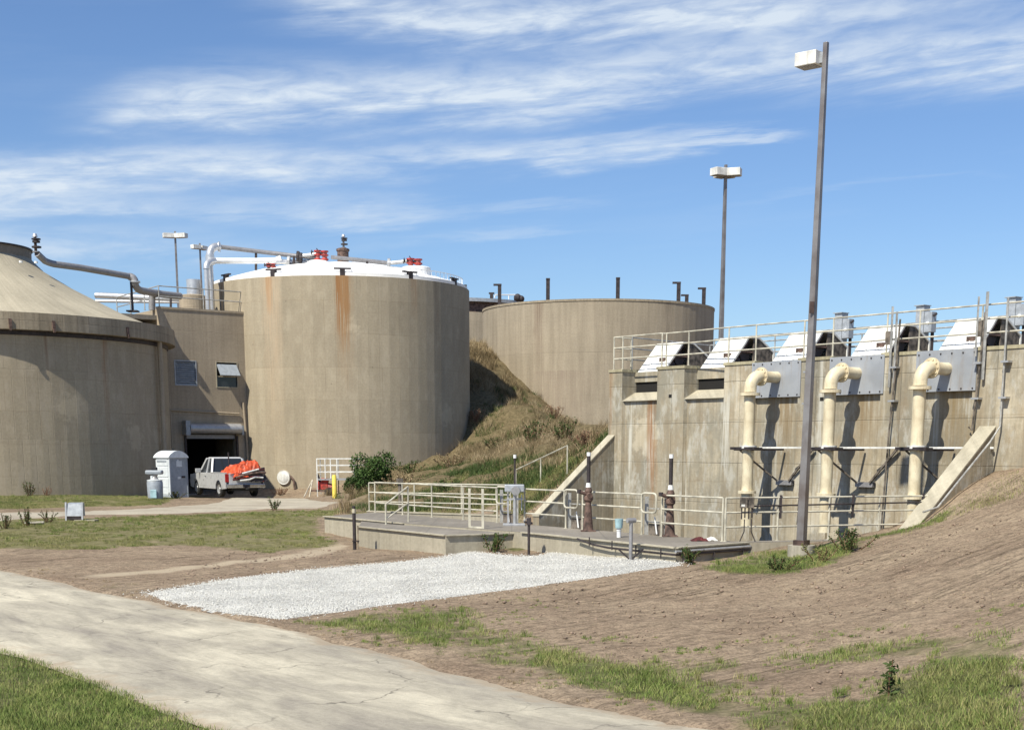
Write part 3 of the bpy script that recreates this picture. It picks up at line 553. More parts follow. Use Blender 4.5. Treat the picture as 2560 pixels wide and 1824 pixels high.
# --- conical roofed tank on the left
T3 = (-29.1, 76.0); R3 = 10.3; zr0 = W(0, 824, 67.2).z; zr1 = W(0, 778, 66.8).z; za = W(20, 630, 74).z; za1 = W(20, 608, 74).z
M['tank3'] = concrete('board marked tank wall', TANKC, (.62, 3.3), .16, .12, .14, bandvar=.10, sf=1.7, patch=(2.6, 1.55, .12), mott=(((.34, .285, .205), .5, 1.1), ((.47, .40, .30), .4, 2.2)), stains=[(R3*(.36+R(38)), .22, 9, 2.2, .5, (.26, .14, .07)), (R3*(.36+R(20)), .1, 8.4, 6, .6, (.2, .12, .07)), (R3*(.36-R(2)), .05, 5, 2.5, .5, (.6, .55, .45))], slip=.5)
M['parapet'] = concrete('parapet concrete', (.42, .35, .25), (1.4, .42), .4, .3, .3, bandvar=.16, slip=.5)
t3 = thing('storage_tank', (*T3, .3), 'broad tan concrete tank with a conical roof at the left edge', 'tank')
mb = MB(); mb.lathe((*T3, 0), [(R3, -.8), (R3, zr0+.05)], 104); mb.build('wall', M['tank3'], t3, uvf=tankuv(T3, R3), recalc=False)
mb = MB(); mb.lathe((*T3, 0), [(R3-.1, zr0), (R3+.46, zr0), (R3+.46, zr1), (R3+.2, zr1), (R3+.2, zr1-.1), (R3-.6, zr1-.1)], 104); mb.build('parapet', M['parapet'], t3, uvf=tankuv(T3, R3+.5), recalc=False)
mb = MB(); mb.lathe((*T3, 0), [(R3+.02, zr0-.22), (R3+.08, zr0-.2), (R3+.08, zr0), (R3+.02, zr0)], 104); mb.build('shade_band', M['dark'], t3, recalc=False)  # dark strip put in for the shade under the parapet
mb = MB(); mb.lathe((*T3, 0), [(R3+.1, zr1-.12), (8.2, zr1+.75), (5.6, zr1+2.05), (4.1, zr1+2.95), (3.45, za), (0, za+.1)], 72); mb.build('cone_roof', M['cone'], t3, smooth=True, uvf=lambda v, c: (R3*math.atan2(v.x-T3[0], -(v.y-T3[1])), v.z*1.6), recalc=False)
mb = MB(); mb.lathe((*T3, 0), [(3.48, za-.1), (3.5, za1), (3.3, za1+.03), (0, za1+.12)], 64); mb.build('roof_ring', M['slabtop'], t3, uvf=tankuv(T3, 3), recalc=False)
mb = MB(); mb.lathe((*T3, 0), [(3.5, za1-.03), (3.58, za1-.03), (3.58, za1+.05), (3.4, za1+.05)], 64); mb.build('ring_trim', M['dark'], t3, recalc=False)
def on_tank(T, r, px, z):             # point of the tank's front at column px
    u = (px-1280)/3500; a = 1+u*u; b_ = -2*(u*T[0]+T[1]); c_ = T[0]**2+T[1]**2-r*r; D = b_*b_-4*a*c_
    Yy = (-b_-math.sqrt(max(D, 0)))/(2*a); return Vector((u*Yy, Yy, z))
for px in (46, 152, 333):
    p = on_tank(T3, R3+.46, px, zr0+.05); n = Vector((p.x-T3[0], p.y-T3[1], 0)).normalized()
    pt('drain_spout', lambda m: m.bar(p+n*.04, p+n*.04+Vector((0, 0, .42)), .14, .07, n).bar(p+n*.08+Vector((0, 0, -.12)), p+n*.08+Vector((0, 0, .06)), .09, .09, n), M['rust'], t3)
for px, py in ((52, 657), (90, 658)):
    pt('roof_anchor', lambda m: m.cyl(W(px, py, 73), W(px, py-5, 73), .09, n=8), M['white'], t3)
# stacked relief valve on the cone
def relief(parent, base, s=1.0, body='grey'):
    b0 = Vector(base); v = pt('relief_valve', lambda m: m.cyl(b0, b0+Vector((0, 0, 1.5*s)), .13*s, n=12), M[body], parent)
    for z, r, h in ((.1, .3, .1), (.5, .42, .13), (.95, .34, .16), (1.2, .4, .1)):
        pt('flange', lambda m: m.cyl(b0+Vector((.05*(z > .4), 0, z*s)), b0+Vector((.05*(z > .4), 0, (z+h)*s)), r*s, n=16), M['dark'] if z > .4 else M['grey'], v)
    pt('valve_cap', lambda m: m.cyl(b0+Vector((0, 0, 1.45*s)), b0+Vector((0, 0, 1.7*s)), .24*s, .16*s, n=14), M['silver'], v); return v
vb = W(90, 634, 75); relief(t3, vb, .58, 'rust')
# pipe from valve down the roof slope across to the connector building
C0 = Vector((-20.3, 82, 0)); C1 = Vector((-16.1, 85.3, 0)); zb = W(413, 771, 82).z
gp_ = thing('gas_pipe', W(333, 690, 80), 'dark grey elbowed pipe running from the conical roof to the flat connector building', 'pipe')
P = [W(93, 634, 75), W(112, 652, 75.5), W(126, 659, 75.6), W(200, 669, 77), W(325, 691, 80)]
pt('pipe_run', lambda m: m.tube(P[:2]+arc(P[1], P[2], P[3].lerp(P[2], .8), 5)+[P[3], P[4]], .17, 12), M['grey'], gp_, smooth=True)
pt('elbow', lambda m: m.tube(arc(W(322, 691, 80), W(336, 692, 80), W(338, 706, 80), 6)+arc(W(338, 708, 80), W(339, 724, 80.3), W(356, 727, 81), 6)+[W(380, 731, 82), W(410, 736, 83), W(450, 740, 84.5)], .2, 12), M['grey'], gp_, smooth=True)
pt('flange', lambda m: m.cyl(W(338, 702, 80), W(338, 706, 80), .28, n=16), M['silver'], gp_)
pt('support_leg', lambda m: m.bar(W(327, 695, 80), W(332, 776, 80), .11).box(*(lambda p: (p.x-.3, p.x+.3, p.y-.3, p.y+.3, p.z-.08, p.z))(W(332, 776, 80))), M['dark'], gp_)
pt('tee_leg', lambda m: m.cyl(W(380, 733, 82.6), W(380, 775, 82.6), .2, n=12), M['grey'], gp_, smooth=True)
hp = thing('header_pipe', W(300, 745, 90), 'pale insulated pipe lying level behind the dark elbowed pipe', 'pipe')
pt('pipe_run', lambda m: m.tube([W(240, 738, 92), W(460, 748, 90)], .19, 12).tube([W(240, 752, 92), W(460, 755, 90)], .1, 8), M['silver'], hp, smooth=True)
pt('support_leg', lambda m: m.bar(W(427, 742, 88), W(427, 770, 88), .12), M['dark'], hp)
# --- connector building
bl = thing('connector_building', (C0.x, C0.y, .3), 'square tan connector building with a roll-up door between the two left tanks', 'building')
dw = (C1-C0).normalized(); di = Vector((-dw.y, dw.x, 0)); LB = (C1-C0).length
def FB(t, q, z): return Vector((C0.x, C0.y, 0))+dw*t+di*q+Vector((0, 0, z))
def tpx(px):
    u = (px-1280)/3500; return (u*C0.y-C0.x)/(dw.x-u*dw.y)
def zpy(px, py, t): return W(px, py, FB(t, 0, 0).y).z
def wallopen(mb, fr, t0, t1, z0, z1, th, ops, q0=0):
    ts = sorted({t0, t1, *[v for o in ops for v in o[:2]]}); zs = sorted({z0, z1, *[v for o in ops for v in o[2:]]})
    for a, b_ in zip(ts, ts[1:]):
        for c_, d in zip(zs, zs[1:]):
            if any(o[0] <= (a+b_)/2 <= o[1] and o[2] <= (c_+d)/2 <= o[3] for o in ops): continue
            for q in (q0, q0+th): mb.add([fr(a, q, c_), fr(b_, q, c_), fr(b_, q, d), fr(a, q, d)], [(0, 1, 2, 3)])
    for (a, b_, c_, d) in ops+[(t0, t1, z0, z1)]:
        for e, f in (((a, c_), (a, d)), ((b_, c_), (b_, d)), ((a, d), (b_, d)), ((a, c_), (b_, c_))):
            mb.add([fr(e[0], q0, e[1]), fr(f[0], q0, f[1]), fr(f[0], q0+th, f[1]), fr(e[0], q0+th, e[1])], [(0, 1, 2, 3)])
door = (tpx(465), tpx(591), .2, zpy(528, 1084, 2.5)); lou = (tpx(447), tpx(497), zpy(470, 961, 1.4), zpy(470, 903, 1.4)); win = (tpx(549), tpx(599), zpy(575, 967, 4), zpy(575, 906, 4))
mb = MB(); wallopen(mb, FB, 0, LB+1.6, -.3, zb, .35, [door, lou, win]); mb.build('wall', M['building'], bl)
mb = MB(); mb.fbox(lambda x, y, z: Vector((0, 0, 0))+C0+Vector((-dw.y, dw.x, 0))*0+Vector((-.58, .81, 0))*x+Vector((.81, .58, 0))*y+Vector((0, 0, z)), .02, 9, .02, .3, -.3, zb-.004); mb.build('side_wall', M['building'], bl)
mb = MB(); mb.fbox(FB, -3, LB+1.6, .4, 8, zb-.6, zb-.35); mb.build('roof', M['slabtop'], bl)
mb = MB(); mb.fbox(FB, -.04, LB+1.4, -.04, .4, zb, zb+.12); mb.build('parapet', M['building'], bl)
mb = MB(); mb.fbox(FB, door[0]-.4, door[1]+.3, .36, 6, -.2, .21); mb.build('floor', M['slabtop'], bl)
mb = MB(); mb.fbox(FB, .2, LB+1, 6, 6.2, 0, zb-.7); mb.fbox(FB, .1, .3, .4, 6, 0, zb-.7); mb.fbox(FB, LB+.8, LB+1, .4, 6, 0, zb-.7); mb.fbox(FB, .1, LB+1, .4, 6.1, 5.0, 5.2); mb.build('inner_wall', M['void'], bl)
rd_ = thing('tmp', (0, 0, 0), 'x', 'x'); bpy.data.objects.remove(rd_)
dz = door[3]; cy = MB(); cy.cyl(FB(door[0]+.1, -.3, dz+.3), FB(door[1]+.15, -.3, dz+.3), .3, n=20); dh = cy.build('roll_door', M['metal'], bl, smooth=True)
pt('bracket', lambda m: m.fbox(FB, door[0]-.2, door[0]+.08, -.55, -.003, dz-.08, dz+.75), M['box'], dh); pt('bracket', lambda m: m.fbox(FB, door[1]+.17, door[1]+.3, -.5, -.003, dz-.05, dz+.5), M['box'], dh)
pt('guide_rail', lambda m: m.fbox(FB, door[0]-.1, door[0]+.02, -.1, -.003, .2, dz-.1), M['dark'], dh); pt('guide_rail', lambda m: m.fbox(FB, door[1]-.02, door[1]+.1, -.1, -.003, .2, dz-.1), M['dark'], dh)
pt('bottom_bar', lambda m: m.fbox(FB, door[0]+.05, door[1]-.05, .05, .12, dz-.28, dz-.05), M['grey'], dh)
lv = MB(); a, b_, c_, d = lou
for i in range(11):
    z = c_+(d-c_)*(i+.2)/11; lv.add([FB(a, .02, z), FB(b_, .02, z), FB(b_, .12, z+.12), FB(a, .12, z+.12)], [(0, 1, 2, 3)]); lv.fbox(FB, a, b_, .015, .03, z-.012, z+.012)
lo_ = lv.build('louver', M['box'], bl); pt('frame', lambda m: m.fbox(FB, a-.06, a, -.03, .1, c_-.06, d+.06).fbox(FB, b_, b_+.06, -.03, .1, c_-.06, d+.06).fbox(FB, a, b_, -.03, .1, d, d+.06).fbox(FB, a, b_, -.03, .1, c_-.06, c_), M['box'], lo_)
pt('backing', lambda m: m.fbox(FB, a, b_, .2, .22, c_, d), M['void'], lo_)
a, b_, c_, d = win; wn = pt('window', lambda m: m.fbox(FB, a-.05, a, -.03, .12, c_-.05, d+.05).fbox(FB, b_, b_+.05, -.03, .12, c_-.05, d+.05).fbox(FB, a, b_, -.03, .12, d, d+.05).fbox(FB, a, b_, -.03, .12, c_-.05, c_).fbox(FB, a, b_, 0, .1, c_+.58, c_+.64), M['capstone'], bl)
pt('pane', lambda m: m.fbox(FB, a, b_, .06, .07, c_, c_+.58), M['glass'], wn)
pt('open_sash', lambda m: m.add([FB(a+.02, .0, d-.1), FB(b_-.02, .0, d-.1), FB(b_-.02, -.5, d-.75), FB(a+.02, -.5, d-.75), FB(a+.02, .04, d-.12), FB(b_-.02, .04, d-.12), FB(b_-.02, -.46, d-.79), FB(a+.02, -.46, d-.79)], [(0, 1, 2, 3), (7, 6, 5, 4), (0, 3, 7, 4), (1, 5, 6, 2), (2, 6, 7, 3), (0, 4, 5, 1)]), M['cabgrey'], wn)
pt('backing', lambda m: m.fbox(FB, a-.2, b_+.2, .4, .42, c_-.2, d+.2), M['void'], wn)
pt('conduit', lambda m: m.tube([FB(.35, -.08, dz+1.35), FB(LB*.9, -.08, dz+1.2)], .05, 8).tube([FB(.35, -.08, dz+1.35), FB(.35, -.08, .2)], .06, 8).tube([FB(LB-.25, -.1, 5.6), FB(LB-.1, -.1, 3), FB(LB-.1, -.1, .6)], .07, 8), M['building'], bl, smooth=True)
pt('downpipe', lambda m: m.cyl(on_tank(T3, R3+.25, 411, .3), on_tank(T3, R3+.25, 411, 0)+Vector((0, 0, zr0)), .13, n=10), M['building'], t3, smooth=True)
# --- railings
def rail(name, label, pts, h=1.07, n=3, r=.024, mat='rail', step=1.6, group=None, posts=None, ends=True, cat='railing', pr=None, zs=None, skip=()):
    t = thing(name, pts[0], label, cat, group); V3 = [Vector(p) for p in pts]; up = Vector((0, 0, 1)); zs = zs or [h*(i+1)/n for i in range(n)]
    for z in zs:
        mb = MB(); mb.tube([p+up*z for p in V3], r, 6, True); mb.build('rail', M[mat], t, smooth=True)
    P = []
    if posts is not None: P = posts
    else:
        for i, (a, b_) in enumerate(zip(V3, V3[1:])):
            k = max(1, round((b_-a).length/step)); P += [a.lerp(b_, j/k) for j in range(0 if i == 0 else 1, k+1)]
    for p in P: mb = MB(); mb.tube([p, p+up*(h+.0)], pr or r, 6); mb.cyl(p, p+up*.015, r*2.2, n=8); mb.build('post', M[mat], t, smooth=True)
    return t
zd = zb+.12; rail('railing', 'grey roof edge railing on top of the connector building', [Vector((-24.2, 87.4, zd-.1)), FB(.1, .15, zd), FB(LB+.3, .15, zd)], 1.15, 2, .035, 'railgrey', 2.6)
cb = thing('roof_vent', (*W(482, 765, 86.5).xy, zb), 'round concrete curb with a steel vent stub on the connector building roof', 'vent'); c_ = cb.location.copy()
pt('curb', lambda m: m.lathe((c_.x, c_.y, 0), [(.8, zb-.3), (.8, zb+1.15), (.72, zb+1.2), (0, zb+1.2)], 28), M['building'], cb, uvf=tankuv(c_, .8))
pt('stub', lambda m: m.lathe((c_.x+.1, c_.y, 0), [(.42, zb+1.2), (.42, zb+2.1), (.38, zb+2.1), (.38, zb+1.6)], 24), M['silver'], cb, smooth=True)
# --- domed tank
T1 = (-11.02, 91.85); R1 = 8.27; A1 = math.atan2(-T1[0], T1[1]); z1 = W(855, 688, T1[1]-R1).z
u1 = lambda px: R1*(A1+math.asin(max(-1, min(1, (px-855)/323))))
M['tank1'] = concrete('form marked tank wall', TANKC, (.65, 30), .12, .10, .12, bandvar=.15, slip=0, sf=1.5, patch=(3.4, 1.9, .11), mott=(((.34, .285, .205), .4, .9), ((.46, .395, .29), .4, 2.0)),
    stains=[(u1(863), .34, z1, z1-4.4, 1.5, (.30, .15, .055)), (u1(850), .15, z1, z1-3.4, 1.8, (.28, .12, .035)), (u1(862), .6, z1, z1-7, .5, (.33, .2, .1)), (u1(692), .25, z1, z1-2.2, 1.8, (.34, .17, .06)), (u1(697), .75, z1, z1-11, .55, (.48, .36, .24)),
            (u1(575), .3, z1, z1-2, .6, (.28, .17, .08)), (u1(1026), .35, z1, z1-2.4, .5, (.27, .17, .1)), (u1(1080), .3, z1, z1-5, .35, (.2, .15, .1))])
t1 = thing('digester_tank', (*T1, .2), 'tall tan round tank under a shallow white domed roof with red valves', 'tank')
mb = MB(); mb.lathe((*T1, 0), [(R1, -.8), (R1, z1), (R1-.35, z1), (R1-.35, z1-.1)], 80); w1 = mb.build('wall', M['tank1'], t1, uvf=tankuv(T1, R1), recalc=False)
zt = W(855, 665, T1[1]).z
def domez(r): return z1+.12+(zt-z1-.12)*(1-(r/(R1-.3))**2)
mb = MB(); mb.lathe((*T1, 0), [(R1-.12, z1+.0), (R1-.12, z1+.2), (R1-.3, z1+.26)]+[(r, domez(r)+.1) for r in (7, 6, 5, 4, 3, 2, 1, 0)], 72); dm = mb.build('dome_roof', M['roofwhite'], t1, smooth=True, recalc=False)
for k in range(12):
    a = A1+R(30*k+1); n = Vector((math.sin(a), -math.cos(a), 0)); t = Vector((n.y, -n.x, 0)); p = Vector((*T1, z1))+n*(R1-.25)
    pt('roof_bracket', lambda m: m.bar(p+t*.5+Vector((0, 0, .42)), p-t*.5+Vector((0, 0, .42)), .18, .08).bar(p+Vector((0, 0, .0)), p+Vector((0, 0, .4)), .3, .25, n), M['dark'], t1)
for px, cxx, Yc, rr, zz in ((795, 0, 88, 1.25, W(795, 652, 88).z), (1040, 0, 88.5, .9, W(1040, 668, 88.5).z)):
    p = WX(px, Yc, zz); pt('valve_curb', lambda m: m.lathe((p.x, p.y, 0), [(rr, zz-.9), (rr*.95, zz-.45), (rr*.42, zz), (0, zz+.02)] if px == 795 else [(rr, zz-.9), (rr, zz-.05), (rr*.9, zz), (0, zz+.05)], 24), M['roofwhite'], dm, smooth=True)
def redvalve(px, py, Y, s, mat='pinkred'):
    p = W(px, py, Y); v = pt('gas_valve', lambda m: m.cyl(p+Vector((-.35*s, 0, -.5*s)), p+Vector((-.35*s, 0, .35*s)), .22*s, n=12).cyl(p+Vector((.35*s, 0, -.6*s)), p+Vector((.35*s, 0, .3*s)), .24*s, n=12), M[mat], t1, smooth=True)
    for dx, dz_ in ((-.35, .3), (-.35, -.05), (.35, .25), (.35, -.1), (.35, -.5), (-.35, -.5)):
        pt('flange', lambda m: m.cyl(p+Vector((dx*s, 0, dz_*s)), p+Vector((dx*s, 0, dz_*s+.12*s)), .37*s, n=14), M['red'], v)
    pt('actuator', lambda m: m.cyl(p+Vector((-.95*s, 0, .2*s)), p+Vector((-.3*s, 0, .1*s)), .13*s, n=10).cyl(p+Vector((-.98*s, 0, .22*s)), p+Vector((-.9*s, 0, .21*s)), .25*s, n=12).tube([p+Vector((-.3*s, 0, 0)), p+Vector((0, 0, .12*s)), p+Vector((.3*s, 0, 0))], .15*s, 8).cyl(p+Vector((-.3*s, 0, .4*s)), p+Vector((-.45*s, 0, .62*s)), .05*s, n=6), M['dark'], v)
redvalve(803, 637, 88, .62); redvalve(1036, 658, 88.5, .68); redvalve(678, 666, 87, .42, 'rust')
b0 = WX(858, 91, W(858, 664, 91).z)
mx = pt('mixer_stack', lambda m: m.lathe((b0.x, b0.y, b0.z), [(.46, -.4), (.46, .15), (.36, .2), (.36, .85), (.42, .88), (.42, 1.0), (.3, 1.05), (0, 1.06)], 20), M['rust'], t1, smooth=True)
relief(mx, b0+Vector((.05, 0, 1.0)), .52)
pl = thing('roof_pipework', WX(528, 86.5, zb), 'silver pipes climbing from the connector roof and running over the white dome', 'pipe')
a_ = WX(531, 86.5, zb-.2); top = W(531, 618, 86.5); e1 = W(548, 617, 87); e2 = W(640, 628, 88); e3 = W(742, 640, 88.5)
pt('riser', lambda m: m.cyl(a_, Vector((a_.x, a_.y, top.z-.5)), .17, n=14), M['silver'], pl, smooth=True)
pt('elbow', lambda m: m.tube(arc(Vector((a_.x, a_.y, top.z-.55)), Vector((a_.x, a_.y, top.z+.1)), e1, 8), .23, 14).cyl(Vector((a_.x, a_.y, top.z-1.0)), Vector((a_.x, a_.y, top.z-.45)), .27, n=16).cyl(e1-Vector((.04, 0, 0)), e1+Vector((.04, 0, 0)), .31, n=16), M['silver'], pl, smooth=True)
pt('pipe_run', lambda m: m.tube([e1, e2, e3, W(795, 645, 88.2)], .13, 12).tube([W(828, 643, 88), W(900, 650, 88.5), W(968, 657, 89)], .12, 12), M['grey'], pl, smooth=True)
a2 = WX(521, 85.8, zb-.2); t2_ = W(521, 655, 85.8); f1 = W(536, 652, 86.4)
pt('riser', lambda m: m.cyl(a2, Vector((a2.x, a2.y, t2_.z-.35)), .15, n=14), M['silver'], pl, smooth=True)
pt('elbow', lambda m: m.tube(arc(Vector((a2.x, a2.y, t2_.z-.4)), Vector((a2.x, a2.y, t2_.z+.08)), f1, 8), .2, 14), M['silver'], pl, smooth=True)
pt('pipe_run', lambda m: m.tube([f1, W(640, 652, 87.5), W(688, 651, 88), W(703, 645, 88)], .17, 12), M['roofwhite'], pl, smooth=True)
pt('pipe_run', lambda m: m.tube([W(690, 655, 88), W(790, 655, 88.6)], .15, 10).tube([W(880, 656, 89), W(965, 664, 89.5)], .1, 8), M['silver'], pl, smooth=True)
for px, y0, y1 in ((640, 629, 675), (735, 640, 668), (918, 653, 666)): pt('support_leg', lambda m: m.bar(W(px, y0, 88), W(px, y1, 88), .13), M['dark'], pl)
for px, py in ((745, 640), (722, 652), (972, 658), (752, 644)): pt('flange', lambda m: m.cyl(W(px-3, py, 88), W(px+3, py+.5, 88), .3, n=14), M['dark'] if px in (745, 752) else M['metal'], pl)
pt('branch_pipe', lambda m: m.tube([W(752, 640, 88), W(775, 637, 88), W(795, 633, 88)], .11, 8).tube([W(968, 658, 89), W(990, 656, 88.8), W(1018, 653, 88.5)], .12, 8), M['metal'], pl, smooth=True)
# low safety rail on the right rim of the dome
rp = [Vector((*T1, z1+.22))+Vector((math.sin(A1+R(a)), -math.cos(A1+R(a)), 0))*(R1-.35) for a in range(5, 78, 3)]
rr_ = rail('railing', 'low white wire rail along the right rim of the domed tank', rp, .42, 1, .02, 'white', 9, posts=rp[::1])
hp_ = on_tank(T1, R1, 708, W(708, 1192, 85).z); n = Vector((hp_.x-T1[0], hp_.y-T1[1], 0)).normalized(); tt = Vector((n.y, -n.x, 0))
mh = pt('manway_hatch', lambda m: m.cyl(hp_, hp_+n*.12, .42, n=24).cyl(hp_+n*.12, hp_+n*.2, .36, .22, n=24), M['hood'], t1, smooth=True)
pt('hinge_arm', lambda m: m.tube([hp_+n*.1+tt*-.45+Vector((0, 0, .1)), hp_+n*.15-tt*.7+Vector((0, 0, -.1)), hp_+n*.2-tt*.8+Vector((0, 0, -.7))], .06, 8), M['rust'], mh)
# --- far open topped tank and the one behind it
T2 = (6.45, 107.0); R2 = 8.65; z2 = W(1500, 746, T2[1]-R2).z; A2 = math.atan2(-T2[0], T2[1])
M['tank2'] = concrete('patched tank wall', (.40, .335, .245), (4.6, 4.7), .22, .2, .16, bandvar=.12, sf=2.4, stains=[(R2*(A2-.50), .5, z2, z2-5, .6, (.2, .14, .1)), (R2*(A2+.6), .6, z2, z2-6, .4, (.18, .14, .1)), (R2*(A2-.3), 2.6, z2-4.8, z2-12, .35, (.25, .19, .15))])
t2 = thing('settling_tank', (*T2, 3), 'wide tan open-topped tank rising behind the straw covered mound', 'tank')
mb = MB(); mb.lathe((*T2, 0), [(R2, 1), (R2, z2-.15)], 72); mb.build('wall', M['tank2'], t2, uvf=tankuv(T2, R2), recalc=False)
mb = MB(); mb.lathe((*T2, 0), [(R2, z2-.15), (R2+.04, z2-.15), (R2+.04, z2), (R2-.3, z2), (R2-.3, z2-1.5)], 72); mb.build('rim', M['parapet'], t2, uvf=tankuv(T2, R2), recalc=False)
mb = MB(); mb.lathe((*T2, 0), [(R2-.3, z2-1), (0, z2-.9)], 72); mb.build('cover', M['slabtop'], t2, recalc=False)
for px, y0, Yd, hood in ((1370, 700, 99.5, 0), (1545, 698, 99.3, 0), (1697, 709, 101.2, 1), (1717, 740, 110, 1), (1760, 723, 104.5, 1), (1249, 714, 102.8, 1)):
    a = W(px, y0, Yd); pt('vent_post', lambda m: m.bar(Vector((a.x, a.y, z2-1)), a, .26, .2).box(a.x-.3*hood-.14, a.x+.14, a.y-.12, a.y+.12, a.z-.002, a.z+.12), M['dark'], t2)
T4 = ((1115-1280)/3500*138, 138.0); R4 = 9.4; z4 = W(1200, 752, 128.6).z
t4 = thing('covered_tank', (*T4, 5), 'partly hidden tank with a flat slab roof between the domed tank and the open one', 'tank')
mb = MB(); mb.lathe((*T4, 0), [(R4, 1), (R4, z4-.9)], 72); mb.build('wall', M['tank2'], t4, uvf=tankuv(T4, R4), recalc=False)
mb = MB(); mb.lathe((*T4, 0), [(R4-.2, z4-.9), (R4-.12, z4-.9), (R4-.12, z4), (R4-.3, z4)], 72); mb.build('roof_band', M['rust'], t4, uvf=tankuv(T4, R4), recalc=False)
mb = MB(); mb.lathe((*T4, 0), [(R4-.1, z4), (R4+.3, z4), (R4+.3, z4+.3), (0, z4+.5)], 72); mb.build('roof_slab', M['box'], t4, uvf=tankuv(T4, R4), recalc=False)
pt('vent_post', lambda m: m.bar(W(1229, 752, 130), W(1229, 733, 130), .3).bar(W(1222, 733, 130), W(1236, 733, 130), .15), M['dark'], t4)
pt('roof_rail', lambda m: m.tube([W(1236, 745, 130), W(1238, 737, 130), W(1300, 737, 131), W(1300, 748, 131)], .06, 6).tube([W(1272, 748, 131), W(1272, 736, 131)], .05, 6).tube([W(1288, 748, 131), W(1288, 736, 131)], .05, 6), M['white'], t4)
pt('valve', lambda m: m.ball(W(1294, 744, 129), .35).ball(W(1303, 747, 129), .3).cyl(W(1285, 746, 129), W(1310, 747, 129), .15, n=8), M['dark'], t4)
# ================================================================== screw pump wall
U0 = L0.dot(WA)
M['pwall'] = concrete('stained pump wall', (.49, .425, .31), (2.93, 1.24), .42, .38, .45, bandvar=.12, pale=((.60, .58, .50), .75), patch=(2.93, 1.9, .15), mott=(((.265, .25, .20), .6, .8), ((.32, .25, .16), .55, 1.3), ((.55, .53, .46), .6, 2.0)),
    stains=[(U0+1.95, .22, 4.5, .7, .95, (.28, .13, .05)), (U0+2.15, .25, 3.2, .7, .6, (.33, .19, .09)), (U0+.1, .12, 5.4, 2.5, .6, (.28, .17, .09)), (U0+7.7, .8, 4.5, 1.8, .6, (.23, .16, .08)), (U0+10.6, .8, 4.5, 1.9, .6, (.23, .16, .08)), (U0+13.5, .8, 4.5, 1.8, .6, (.22, .16, .08)),
            (U0+8.75, .3, 5.4, 3.7, .35, (.13, .11, .08)), (U0+11.7, .4, 5.4, 3.3, .35, (.17, .12, .07))])
M['pwall2'] = concrete('pump wall cap', (.46, .41, .27), (2.93, 3), .2, .3, .3)
BAY = [.64, 3.52, 6.45, 9.38, 12.3]; BW = [1.67, 1.72, 1.72, 1.72, 1.7]; ZT = 5.45; ZS = 4.48
pw = thing('pump_station_wall', (L0.x, L0.y, .7), 'stained concrete pump wall with five bays behind the railed deck', 'wall')
out = [(0, 0)]
for b0, w in zip(BAY, BW): out += [(b0, 0), (b0+.05, .12), (b0+w-.05, .12), (b0+w, 0)]
out += [(34, 0), (34, 1.2), (0, 1.2)]
mb = MB(); mb.prism(out, -.5, ZS, WL)
for i, (a, c_) in enumerate(zip([0]+[b0+w for b0, w in zip(BAY, BW)], BAY+[34])): mb.fbox(WL, a, c_, 0, 1.2, ZS, ZT)
for i in range(5): mb.fbox(WL, BAY[i], BAY[i]+BW[i], .6, 1.2, 5.12, ZT); mb.fbox(WL, BAY[i], BAY[i]+BW[i], .75, 1.2, ZS, 5.12)
mb.build('wall', M['pwall'], pw)
for i in range(5): pt('sill', lambda m: m.prism([(BAY[i], 0), (BAY[i]+BW[i], 0), (BAY[i]+BW[i], .6), (BAY[i], .6)], 0, 1, lambda x, y, z: WL(x, y+.02, ZS+.002+(z*.02 if y < .3 else z*.3))), M['capstone'], pw)
for i in range(2): pt('slot_opening', lambda m: m.fbox(WL, BAY[i]+.02, BAY[i]+BW[i]-.02, .66, .74, ZS+.3, 5.12), M['void'], pw)
for i, (a, c_) in enumerate(zip([0]+[b0+w for b0, w in zip(BAY, BW)], BAY+[34])): pt('pier_cap', lambda m: m.fbox(WL, a-.03+(.03 if i == 0 else 0), c_+.03, -.03, 1.2, ZT, ZT+.09), M['pwall2'], pw)
pt('deck', lambda m: m.fbox(WL, 0, 34, 1.2, 5.5, ZT-.35, ZT-.004), M['slabtop'], pw)
for i in (2, 3, 4):
    pl_ = pt('cover_plate', lambda m: m.fbox(WL, BAY[i]-.06, BAY[i]+BW[i]+.1, -.035, -.004, 4.44, ZT+.03+.02*(i-2)), M['plate'], pw)
    for a_ in range(6):
        for zz_ in (4.5, ZT-.03): pt('anchor_bolt', lambda m: m.cyl(WL(BAY[i]+.02+a_*.34, -.036, zz_), WL(BAY[i]+.02+a_*.34, -.055, zz_), .022, n=6), M['dark'], pw)
for a, c_ in ((0.0, .3), (14.3, 14.75)):
    z0, zq = (3.33, .72) if a == 0 else (3.47, .85); q1 = -3.35
    pt('wing_wall', lambda m: m.add([WL(s_, q, z) for s_ in (a+.003, c_) for q, z in ((-.002, -.3), (q1, -.3), (q1, zq), (-.002, z0))], [(3, 2, 1, 0), (4, 5, 6, 7), (0, 1, 5, 4), (1, 2, 6, 5), (2, 3, 7, 6), (3, 0, 4, 7)]), M['pwall'], pw)
    pt('wing_coping', lambda m: m.add([WL(s_, q, z) for s_ in (a-.02, c_+.02) for q, z in ((-.004, z0+.003), (q1-.02, zq+.003), (q1-.02, zq+.05), (-.004, z0+.05))], [(3, 2, 1, 0), (4, 5, 6, 7), (0, 1, 5, 4), (1, 2, 6, 5), (2, 3, 7, 6), (3, 0, 4, 7)]), M['capstone'], pw)
for s_, z in ((2.85, 4.55), (9.0, 4.3)): pt('weep_hole', lambda m: m.fbox(WL, s_, s_+.13, -.012, -.003, z, z+.1), M['void'], pw)
